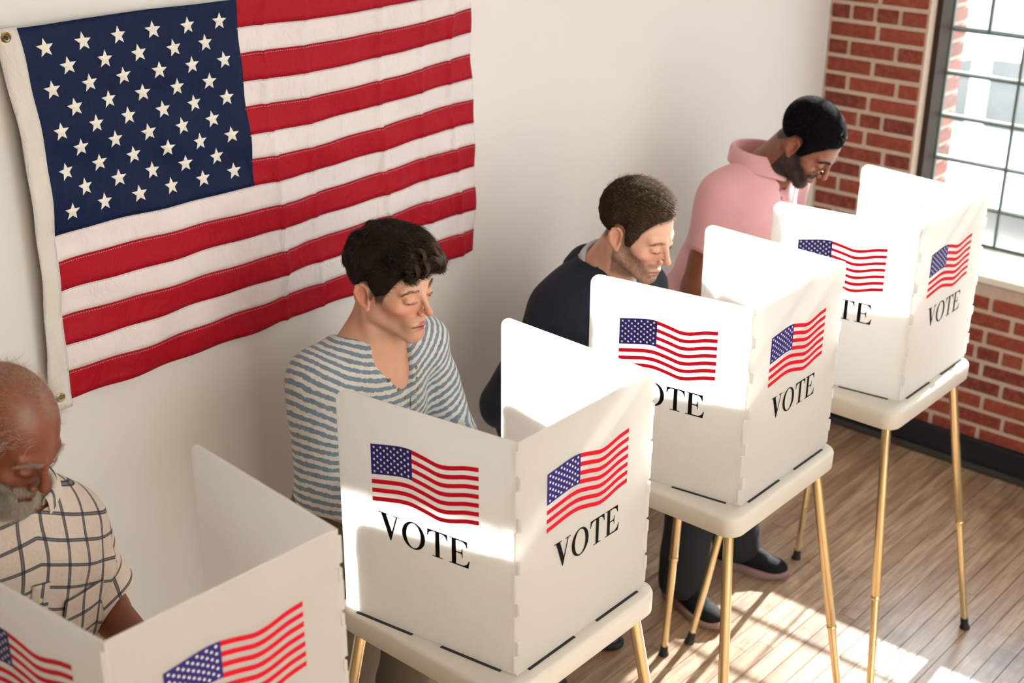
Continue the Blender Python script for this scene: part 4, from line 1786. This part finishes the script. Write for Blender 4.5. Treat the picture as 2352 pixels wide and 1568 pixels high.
def make_young():
    pe = Person(root=(.46, -.42, 0), H=(.478, -.505, 1.470), hrot=(8, 9, -3), N=(.468, -.432, 1.300), SR=(.302, -.435, 1.262), SL=(.648, -.422, 1.245),
                ER=(.288, -.445, 1.000), EL=(.705, -.47, 1.005), WR=(.325, -.76, 1.000), WL=(.52, -.77, 1.000), PV=(.47, -.38, .90),
                KR=(.37, -.42, .49), KL=(.57, -.42, .49), AR=(.36, -.37, .09), AL=(.58, -.37, .09), foot=(-12, 12), girth=.93,
                var=dict(face=.98, nose=1.0, neck=1.0))
    pe.o = person_empty(.46, -.42, 'young man with wavy dark hair in a grey and blue striped henley')
    col = skin_colour('#d3a186', '#cc6f5c', '#b8645c', stubble='#9a7d6c', st_amt=.28, scalp='#2a1d16', hairfn=lambda q: hair_mask(q, 0, .008) * .85)
    pe.build_body(mat_skin('fair_skin'), col)
    hm = mat_hair('dark_brown_wavy_hair', '#1a120c', '#3a281a', .36)

    def hair(q):
        d = ell(q, (0, .016, .042), (.0815, .1045, .0850))
        d = smin(d, ell(q, (.0, -.058, .090), (.062, .050, .034)), .025)
        d = smin(d, ell(q, (.012, .00, .105), (.06, .07, .028)), .025)
        th = np.arctan2(q[:, 0], -q[:, 1])
        d = d + .0022 * np.sin(26 * q[:, 0] * 10 * .35 + 30 * q[:, 2] + 4 * np.sin(40 * q[:, 1])) + .0016 * np.sin(120 * q[:, 0] + 60 * q[:, 1] + 3 * np.sin(50 * q[:, 2]))
        d = smax(d, (hairline(q) - .002) - q[:, 2], .008)
        d = smax(d, -(q[:, 1] + .100), .010)
        # loose front locks
        for c, r in (((-.044, -.084, .060), (.017, .013, .015)), ((-.026, -.095, .068), (.016, .013, .015)), ((.004, -.103, .075), (.022, .015, .015)),
                     ((.028, -.099, .070), (.017, .014, .017)), ((.050, -.080, .066), (.016, .018, .018)), ((-.005, -.100, .088), (.03, .016, .014))):
            d = smin(d, ell(q, c, r) + .0015 * np.sin(210 * q[:, 2] + 140 * q[:, 0]), .008)
        return d
    o, V, fn = cap_hair(pe, 'hair', hair, mat_hair('hair_underlayer', '#120c08', '#20160e', .8, .15), .0030)
    q = pe.head_local(V)
    n = 9500
    wgt = .8 + sm(q[:, 2], .02, .08) + .9 * sm(-q[:, 1], .02, .09)
    idx = rng.choice(len(V), n, p=wgt / wgt.sum())
    nr = pe.grad(lambda P: fn(P.astype(F32)), V[idx], .004)
    qq = q[idx]
    fl = np.stack([.35 * np.sin(40 * qq[:, 2] + 25 * qq[:, 1]) + .25, -1.0 * np.ones(n), .35 * np.sin(60 * qq[:, 0] + 8) - .15 * sm(-qq[:, 1], .06, .1)], -1)
    back = sm(qq[:, 1], .0, .06)[:, None]
    fl = fl * (1 - back) + np.array([0.1, .2, -1.0]) * back
    fl = fl @ pe.Rh.T
    tang = fl - nr * (fl * nr).sum(1)[:, None]
    top = sm(qq[:, 2], .04, .09) * sm(-qq[:, 1], -.02, .05)
    strands('hair_strands', V[idx] - nr * .0015, tang + nr * (.06 + .30 * top)[:, None] + rng.normal(0, .12, (n, 3)), .015 + .006 * top, .00042, hm, o, 5, curl=.6, flow=tang * .35, gravity=.25)
    # curled locks falling over the forehead and standing along the front
    roots, ds_, L_ = [], [], []
    guides = [((-.040, -.070, .086), (-.25, -1, .05), -.8), ((-.024, -.084, .094), (-.15, -1, .1), -.8), ((-.006, -.090, .098), (.1, -1, .3), -.8), ((.010, -.092, .097), (.25, -1, .25), -.9),
              ((.026, -.086, .093), (.35, -1, .2), -.9), ((.040, -.074, .087), (.5, -1, .1), -.8), ((.006, -.076, .110), (.2, -1, .45), -.7), ((-.020, -.066, .110), (0, -1, .5), -.6), ((.030, -.062, .108), (.4, -1, .45), -.7),
              ((-.048, -.058, .076), (-.4, -1, -.3), -.6), ((.018, -.098, .086), (.3, -1, -.3), -.5), ((.036, -.088, .082), (.45, -1, -.5), -.4), ((.012, -.060, .116), (.3, -1, .5), -.6), ((-.034, -.050, .106), (-.2, -1, .4), -.6)]
    lv, lq = [], []
    for gi, (g0, gd, bend) in enumerate(guides):
        n2 = 230
        ang = rng.uniform(0, 2 * np.pi, n2); rad = .0070 * np.sqrt(rng.uniform(0, 1, n2))
        g = np.array(g0) + vec(0, -.020, .004); d0 = unit(gd)
        sx = unit(np.cross(d0, vec(0, 0, 1))); sz = np.cross(sx, d0)
        R0 = g + np.outer(rad * np.cos(ang), sx) + np.outer(rad * np.sin(ang), sz)
        seg, Lk = 12, rng.uniform(.050, .068)
        rows = [R0]; d = np.tile(d0, (n2, 1)) + rng.normal(0, .05, (n2, 3)); P = R0
        turn = rng.uniform(3.4, 5.0)
        for s in range(seg):
            th = turn * (s + 1) / seg
            dd = d0 * math.cos(th * .9) + (sz * bend * .9 + sx * .35 * math.sin(gi * 2.1)) * math.sin(th * .9)
            d = unit(dd)[None, :] + rng.normal(0, .05, (n2, 3))
            P = P + d * (Lk / seg) * rng.uniform(.85, 1.1, (n2, 1))
            P = P - (P - P.mean(0)) * .08
            rows.append(P)
        rows = np.stack(rows, 1) @ pe.Rh.T + pe.H
        wd = .0006 * np.linspace(1, .5, seg + 1)
        rg = []
        for k in range(3):
            a_ = 2 * np.pi * k / 3
            rg.append(rows + (np.cos(a_) * (pe.Rh @ sx) + np.sin(a_) * (pe.Rh @ vec(0, 0, 1)))[None, None, :] * wd[None, :, None])
        Vv = np.stack(rg, 2).reshape(-1, 3)
        base = (np.arange(n2) * (seg + 1) * 3)[:, None, None]
        s_ = np.arange(seg)[None, :, None] * 3; k = np.arange(3)[None, None, :]; k2 = (k + 1) % 3
        Qq = np.stack([base + s_ + k, base + s_ + k2, base + s_ + 3 + k2, base + s_ + 3 + k], -1).reshape(-1, 4)
        lq.append(Qq + sum(len(v) for v in lv)); lv.append(Vv)
    obj('hair_locks', mesh_quads('hair_locks', np.concatenate(lv), np.concatenate(lq)), mat_hair('hair_lock_brown', '#2c1e14', '#523a26', .38), o)
    brows(pe, mat_hair('brow_brown', '#4a3526', '#6a4d38', .6), 110, .008, .00030)
    lashes(pe, M['lash'])

    Vb = vec(.505, -.55, 1.185) - pe.root
    R = pe.Rt
    nb = unit((pe.H - pe.N) * vec(1, 1, 1))

    def sdf(P):
        d = smin(pe.torso(P, .013), sleeves(pe, P, .010, 1.9), .03)
        d = d + wrinkle(P, .0035)
        hole = cap(P, pe.N + R[:, 2] * .005 + R[:, 1] * .012, pe.N + R[:, 2] * .12 + R[:, 1] * .01, .078, .10)
        hole = smin(hole, cap(P, pe.N - R[:, 1] * .075 + R[:, 2] * .01, Vb - R[:, 1] * .02, .058, .010), .02)
        d = smax(d, -hole, .004)
        return smax(d, .86 - P[:, 2], .006)
    lo, hi = shirt_bounds(pe, 1.9, .86)

    def post(me, V):
        c = pe.N + vec(0, 0, .16)
        set_attr(me, 'stripe', np.linalg.norm(V - c, axis=1))
    sm_ = stripe_mat()
    sh = pe.cloth('henley_shirt', sdf, lo, hi, .0055, sm_, 1, None, post)
    base_fn = lambda P: smin(pe.torso(P, .013), sleeves(pe, P, .010, 1.9), .03) + wrinkle(P, .0035)
    # placket below the neckline and snaps along its two edges
    Vl = ((Vb - pe.N) @ R[:, 0], (Vb - pe.N) @ R[:, 2])
    pl, pv = patch('placket', pe, base_fn, np.linspace(-.011, .011, 3), np.linspace(0, -.085, 9), lambda u, v: (Vl[0] + u, Vl[1] + .004 + v), sm_, sh, .0022)
    set_attr(pl.data, 'stripe', np.linalg.norm(pv - (pe.N + vec(0, 0, .16)), axis=1))
    for s in (-1, 1):
        for tau in (.10, .33, .56):
            p = pe.N + R[:, 0] * (Vl[0] * (1 - tau) + s * (.020 + .048 * tau)) + R[:, 2] * (Vl[1] + (.01 - Vl[1]) * tau) - R[:, 1] * .35
            p = hit(base_fn, p, R[:, 1])
            button(sh, p, -R[:, 1], .0042, M['button_metal'])
    trousers(pe, mat_fabric('dark_khaki_twill', '#4f4230'))
    for A_ in (pe.AR, pe.AL):
        shoe(pe, A_, pe.o, simple('brown_suede', '#5a4638', .8), simple('pale_sole', '#b9aeb0', .7))
    return pe


# ---------- man in the navy blazer
def make_blazer():
    pe = Person(root=(1.24, -.40, 0), H=(1.228, -.630, 1.436), hrot=(3, 21, -1), N=(1.262, -.500, 1.285), SR=(1.105, -.462, 1.190), SL=(1.445, -.49, 1.175),
                ER=(1.025, -.345, .915), EL=(1.50, -.44, .925), WR=(1.10, -.68, 1.020), WL=(1.31, -.74, 1.015), PV=(1.24, -.34, .87),
                KR=(1.14, -.40, .47), KL=(1.34, -.40, .47), AR=(1.13, -.34, .09), AL=(1.35, -.34, .09), foot=(-10, 10), girth=1.06,
                var=dict(face=1.04, nose=1.08, neck=1.08))
    pe.o = person_empty(1.24, -.40, 'bearded man with short hair in a navy blazer, bent over his booth')
    col = skin_colour('#d6a58d', '#cf8571', '#c08674', stubble='#7c6252', st_amt=.55, scalp='#4a3a2e', hairfn=lambda q: hair_mask(q, .012, .010) * .8)
    pe.build_body(mat_skin('fair_ruddy_skin'), col)
    hm = mat_hair('short_brown_hair', '#4a3a2b', '#86704f', .5, .7)

    def hair(q):
        k = np.clip((q[:, 2] - hairline(q, .014)) / .05, 0, 1)
        d = head_sdf(q, dict(pe.var, noear=True)) - (.001 + .012 * k)
        d = d + .0016 * np.sin(150 * q[:, 0] + 90 * q[:, 1]) * np.sin(130 * q[:, 2] + 70 * q[:, 0])
        return smax(d, (hairline(q, .014) + .002) - q[:, 2], .004)
    o, V, fn = cap_hair(pe, 'hair', hair, mat_hair('brown_underlayer', '#241a12', '#3a2c20', .9, .08), .0036)
    q = pe.head_local(V)
    n = 7500
    idx = rng.choice(len(V), n)
    nr = pe.grad(lambda P: fn(P.astype(F32)), V[idx], .004)
    top = sm(q[idx][:, 2], .03, .09)
    fl = np.tile(pe.Rh @ vec(.1, -.7, .1), (n, 1))
    strands('hair_strands', V[idx] - nr * .001, nr * (.25 + .35 * top)[:, None] + fl + rng.normal(0, .30, (n, 3)), .007 + .006 * top, .00036, hm, o, 3, curl=.3)
    # short beard
    qb = pe.head_local(pe.V)
    bm = beard_mask(qb)
    w = bm * (bm > .25)
    idx = rng.choice(len(qb), 4200, p=w / w.sum())
    nr = pe.grad(lambda P: pe.skin(P.astype(F32)), pe.V[idx])
    strands('beard', pe.V[idx], nr * .5 + np.tile(pe.Rh @ vec(0, -.2, -1), (len(idx), 1)) + rng.normal(0, .2, nr.shape), .004, .00026, mat_hair('greying_beard', '#4e4036', '#8a7a6a', .5), pe.o, 2)
    brows(pe, mat_hair('brow_fair', '#4e3b2c', '#7a6048', .6), 110, .007, .00030)
    lashes(pe, M['lash'])
    R = pe.Rt
    blz = mat_fabric('navy_wool', '#131c2d', .2, .9, .35, sheen=.02)

    def shirt(P):
        d = pe.torso(P, .008)
        d = smax(d, -cap(P, pe.N - R[:, 2] * .02, pe.N + (pe.H - pe.N) * .8, .060, .064), .004)
        return smax(d, 1.0 - P[:, 2], .006)
    lo, hi = shirt_bounds(pe, .5, 1.0)
    smat = mat_fabric('pale_blue_shirt', '#cdd6e6', .05, .8, .2)
    sh = pe.cloth('shirt', shirt, lo, hi, .008, smat, 2)
    ax = unit(pe.H + pe.Rh @ vec(0, .022, -.052) - pe.N)
    collar('collar', pe, pe.N + ax * .012, ax, -R[:, 1], .064, .066, .030, .034, 14, smat, sh, .012, points=.022)

    base = lambda P: smin(pe.torso(P, .022), sleeves(pe, P, .018, 1.92), .035) + wrinkle(P, .004, .8)

    def coat(P):
        d = base(P)
        f = -R[:, 1]
        hole = smin(cap(P, pe.N + R[:, 2] * .0, pe.N + R[:, 2] * .12, .074, .10), cap(P, pe.N + f * .09, pe.N + f * .17 - R[:, 2] * .26, .055, .008), .02)
        d = smax(d, -hole, .005)
        return smax(d, .74 - P[:, 2], .006)
    lo, hi = shirt_bounds(pe, 1.9, .74)
    ct = pe.cloth('blazer', coat, lo, hi, .0075, blz, 2)
    collar('collar', pe, pe.N + R[:, 2] * -.004 + R[:, 1] * .006, R[:, 2] * .8 + ax * .2, -R[:, 1], .080, .078, .022, .050, 34, blz, ct, .024, .003)
    for s in (-1, 1):
        patch('lapel', pe, base, np.linspace(0, 1, 6), np.linspace(0, 1, 12),
              lambda u, v: (s * (.050 * (1 - v) + .012 + u * (.012 + .058 * (1 - abs(v - .25)) * (1 - v * .75))), -.03 - v * .22), blz, ct, .006, .003)
    trousers(pe, mat_fabric('dark_grey_wool', '#1a1b1e', sheen=0))
    for A_ in (pe.AR, pe.AL):
        shoe(pe, A_, pe.o, simple('black_leather', '#17161a', .35), simple('black_sole', '#111114', .7))
    return pe


# ---------- man in the pink polo
def make_polo():
    pe = Person(root=(1.93, -.42, 0), H=(2.022, -.655, 1.516), hrot=(5, 44, -3), N=(2.045, -.505, 1.405), SR=(1.908, -.440, 1.330), SL=(2.245, -.468, 1.315),
                ER=(1.848, -.405, 1.035), EL=(2.29, -.44, 1.03), WR=(1.90, -.74, 1.000), WL=(2.05, -.78, 1.000), PV=(1.98, -.33, .91),
                KR=(1.83, -.46, .49), KL=(2.05, -.46, .49), AR=(1.712, -.515, .09), AL=(2.025, -.520, .09), foot=(-13, 16), girth=1.08,
                var=dict(face=1.05, nose=1.25, neck=1.12))
    pe.o = person_empty(1.93, -.42, 'man with cropped black hair in a pink polo shirt')
    col = skin_colour('#7d4a33', '#8f4f38', '#9a6258', stubble='#1b1412', st_amt=.92, scalp='#0d0b0b', hairfn=lambda q: hair_mask(q, .004, .006))
    pe.build_body(mat_skin('deep_brown_skin', .42, .04), col)
    hm = mat_hair('cropped_black_hair', '#0a0909', '#1a1718', .45, .9)

    def hair(q):
        k = np.clip((q[:, 2] - hairline(q, .006)) / .035, 0, 1)
        d = head_sdf(q, dict(pe.var, noear=True)) - (.0012 + .0065 * k)
        d = d + .0005 * np.sin(420 * q[:, 0]) * np.sin(420 * q[:, 1] + 200 * q[:, 2])
        return smax(d, (hairline(q, .006) + .002) - q[:, 2], .003)
    o, V, fn = cap_hair(pe, 'hair', hair, mat_hair('black_underlayer', '#040304', '#080708', .9, .08), .0034)
    n = 4500
    idx = rng.choice(len(V), n)
    nr = pe.grad(lambda P: fn(P.astype(F32)), V[idx], .004)
    strands('hair_strands', V[idx] - nr * .001, nr * .7 + rng.normal(0, .4, (n, 3)), .0030, .0005, hm, o, 2)
    qb = pe.head_local(pe.V)
    bm = beard_mask(qb)
    w = bm * (bm > .4)
    idx = rng.choice(len(qb), 5200, p=w / w.sum())
    nr = pe.grad(lambda P: pe.skin(P.astype(F32)), pe.V[idx])
    strands('beard', pe.V[idx], nr * .8 + np.tile(pe.Rh @ vec(0, -.2, -1), (len(idx), 1)) * .6 + rng.normal(0, .3, nr.shape), .0045, .00036, hm, pe.o, 2)
    brows(pe, hm, 240, .008, .0005)
    lashes(pe, M['lash'])
    R = pe.Rt
    pink = mat_fabric('pink_pique', '#dfa9ae', .06, .9, .3, 700)
    base = lambda P: smin(pe.torso(P, .014), sleeves(pe, P, .013, .56, .006), .035) + wrinkle(P, .0035, .8)
    ax = unit(pe.H + pe.Rh @ vec(0, .022, -.052) - pe.N)
    up = unit(R[:, 2] * .75 + ax * .55)

    def polo(P):
        d = base(P)
        hole = cap(P, pe.N + up * .0, pe.N + up * .13, .074, .095)
        hole = smin(hole, cap(P, pe.N - R[:, 1] * .08, pe.N - R[:, 1] * .13 - R[:, 2] * .10, .03, .006), .02)
        d = smax(d, -hole, .005)
        return smax(d, .80 - P[:, 2], .006)
    lo, hi = shirt_bounds(pe, .6, .80)
    sh = pe.cloth('polo_shirt', polo, lo, hi, .007, pink, 2)
    collar('collar', pe, pe.N + up * .012 + R[:, 1] * .016, unit(R[:, 2] + R[:, 1] * .35), -R[:, 1], .084, .098, .038, .058, 16, pink, sh, .016, .003, lift_back=.45, points=.02)
    patch('placket', pe, base, np.linspace(-.016, .016, 3), np.linspace(-.095, -.20, 9), lambda u, v: (u, v), pink, sh, .003)
    for k in range(2):
        p = hit(base, pe.N + R[:, 2] * (-.115 - .045 * k) - R[:, 1] * .35, R[:, 1])
        button(sh, p - R[:, 1] * .003, -R[:, 1], .0052, simple('pink_button', '#e8c8c8', .4))
    trousers(pe, mat_fabric('dark_navy_cotton', '#0a0c11', .15, sheen=0), inf=.022)
    for A_ in (pe.AR, pe.AL):
        shoe(pe, A_, pe.o, simple('black_canvas', '#090d0e', .8, 0.0, 0.25), simple('dusty_pink_sole', '#8a6f6a', .8), simple('cream_lace', '#d8d8c8', .7))
    return pe


# ---------- older man in the plaid shirt
def plaid_mat():
    t = NT('navy_windowpane_plaid')
    p = t.objco()
    n = t.noise(140, 3, .6, p)
    def lines(a, per, off):
        ph = t.math('FRACT', t.math('ADD', t.math('DIVIDE', a, per), off))
        x = t.math('ABSOLUTE', t.math('SUBTRACT', ph, .5))
        band = t.ramp(x, [(.062, 1.0), (.076, 0.0)])
        core = t.ramp(x, [(.026, 1.0), (.040, 0.0)])
        return t.math('SUBTRACT', band, t.math('MULTIPLY', core, .25))
    ku = lines(t.attr('pu'), .046, .2)
    kv = lines(t.attr('pv'), .046, .1)
    k = t.math('MAXIMUM', ku, kv)
    k2 = t.math('MULTIPLY', ku, kv)
    k = t.math('ADD', k, t.math('MULTIPLY', k2, .25), clamp=True)
    c = t.mix(k, t.mix(n, lin('#cdbfb2'), lin('#dccfc4')), lin('#232c3f'))
    t.base(c)
    t.set(Roughness=.9)
    nn = t.noise(24, 4, .6, p, 1.2)
    t.bump(t.math('ADD', nn, t.math('MULTIPLY', n, .08)), .45, .012)
    return t.m


def make_older():
    pe = Person(root=(-.45, -.42, 0), H=(-.466, -.550, 1.470), hrot=(14, 33, 5), N=(-.450, -.465, 1.285), SR=(-.625, -.455, 1.245), SL=(-.345, -.445, 1.190),
                ER=(-.675, -.47, .985), EL=(-.282, -.465, .975), WR=(-.56, -.76, 1.000), WL=(-.345, -.775, 1.000), PV=(-.445, -.375, .90),
                KR=(-.55, -.42, .49), KL=(-.34, -.42, .49), AR=(-.56, -.37, .09), AL=(-.33, -.37, .09), foot=(-12, 12), girth=1.10,
                var=dict(face=1.05, nose=1.25, neck=1.08))
    pe.o = person_empty(-.45, -.42, 'older balding man with a white beard in a plaid short-sleeved shirt')
    col = skin_colour('#7c4631', '#7a3a2b', '#663c32', stubble='#8a7d6e', st_amt=.45, scalp='#80543f', hairfn=lambda q: hair_mask(q, .02, .02) * .35)
    pe.build_body(mat_skin('weathered_tan_skin', .40, .05), col)
    white = mat_hair('white_hair', '#8f8475', '#dcd2c2', .5)
    grey = mat_hair('grey_hair', '#8d8276', '#cfc4b4', .5)
    q = pe.head_local(pe.V)
    fn = lambda P: pe.skin(P.astype(F32))
    hmask = hair_mask(q, .0, .004) * (q[:, 1] > -.075)
    side = hmask * (1 - sm(q[:, 2], .045, .075)) + hmask * .10
    side = side * (side > .02)
    idx = rng.choice(len(q), 2300, p=side / side.sum())
    nr = pe.grad(fn, pe.V[idx])
    fl = np.tile(pe.Rh @ vec(0, .8, -.5), (len(idx), 1))
    hair = strands('hair', pe.V[idx], nr * .5 + fl + rng.normal(0, .35, nr.shape), .024, .00032, grey, pe.o, 4, curl=.5)
    topm = sm(q[:, 2], .05, .07) * (q[:, 1] > -.055) * r_lt(q, .16)
    idx = rng.choice(len(q), 620, p=topm / topm.sum())
    nr = pe.grad(fn, pe.V[idx])
    fl = np.tile(pe.Rh @ vec(.35, -.45, 0), (len(idx), 1))
    strands('hair_wisps', pe.V[idx], nr * .55 + fl + rng.normal(0, .35, nr.shape), .026, .00015, white, hair, 5, curl=.35)
    bm = beard_mask(q) * (1 - .85 * sm(q[:, 1], -.05, -.02) )
    w = bm * (bm > .12)
    idx = rng.choice(len(q), 9000, p=w / w.sum())
    nr = pe.grad(fn, pe.V[idx])
    down = np.tile(pe.Rh @ vec(0, -.35, -1), (len(idx), 1))
    chin = sm(-q[idx][:, 2], .06, .1)
    strands('beard', pe.V[idx], nr * .55 + down + rng.normal(0, .42, nr.shape), .009 + .010 * chin, .00024, white, pe.o, 4, curl=.35)
    brows(pe, grey, 130, .011, .00026)
    lashes(pe, M['lash'])
    R = pe.Rt
    pm = plaid_mat()
    base = lambda P: smin(pe.torso(P, .018), sleeves(pe, P, .020, .80, .008), .035) + wrinkle(P, .0045)

    def shirt(P):
        d = base(P)
        hole = cap(P, pe.N + R[:, 2] * .0, pe.N + R[:, 2] * .12, .070, .095)
        d = smax(d, -hole, .005)
        return smax(d, .80 - P[:, 2], .006)

    def plaid_uv(V):
        l = (V - pe.N) @ R
        u, v = l[:, 0] + .0 * l[:, 1], l[:, 2] + .30 * np.abs(l[:, 0]) + .25 * l[:, 1]
        for S, E_, s in ((pe.SR, pe.ER, -1), (pe.SL, pe.EL, 1)):
            a = unit(E_ - S)
            da = cap(V.astype(F32), S + (E_ - S) * .12, E_, .07)
            m = (da < .012) & (s * (l[:, 0]) > .13)
            rel = V - S
            ua = rel @ unit(np.cross(a, R[:, 1])) * -1
            u = np.where(m, ua + .5 * (rel @ R[:, 1]), u)
            v = np.where(m, -(rel @ a), v)
        return u, v

    def post(me, V):
        u, v = plaid_uv(V)
        set_attr(me, 'pu', u); set_attr(me, 'pv', v)
    lo, hi = shirt_bounds(pe, .8, .80)
    sh = pe.cloth('plaid_shirt', shirt, lo, hi, .006, pm, 1, None, post)

    def uv_obj(o, sx=1.0, du=0.0, dv=0.0):
        V = np.array([v.co[:] for v in o.data.vertices])
        l = (V - pe.N) @ R
        set_attr(o.data, 'pu', l[:, 0] * sx + du); set_attr(o.data, 'pv', l[:, 2] + dv)
    ax = unit(pe.H + pe.Rh @ vec(0, .022, -.052) - pe.N)
    c = collar('collar', pe, pe.N + R[:, 2] * .030 + R[:, 1] * .010, unit(R[:, 2] + ax * .25), -R[:, 1], .076, .080, .030, .046, 20, pm, sh, .024, .003, points=.034)
    uv_obj(c, 1.0, .013)
    bb, _ = patch('button_band', pe, base, np.linspace(-.017, .017, 4), np.linspace(-.075, -.42, 28), lambda u, v: (u, v), pm, sh, .0030, .002)
    uv_obj(bb, 1.0, .01)
    for k in range(4):
        p = hit(base, pe.N + R[:, 2] * (-.11 - .08 * k) - R[:, 1] * .35, R[:, 1])
        button(sh, p - R[:, 1] * .004, -R[:, 1], .0056, M['button_pale'])
    pk, _ = patch('pocket', pe, base, np.linspace(0, 1, 10), np.linspace(0, 1, 12), lambda u, v: (.052 + .098 * u, -.125 - (.105 + .014 * (1 - abs(2 * u - 1))) * v), pm, sh, .0045, .003)
    uv_obj(pk, 1.0, .006, .004)
    trousers(pe, mat_fabric('stone_chino', '#6a6152'))
    for A_ in (pe.AR, pe.AL):
        shoe(pe, A_, pe.o, simple('tan_leather', '#5f4028', .5), simple('dark_sole', '#2b221b', .7))
    return pe


make_young()
make_blazer()
make_polo()
make_older()
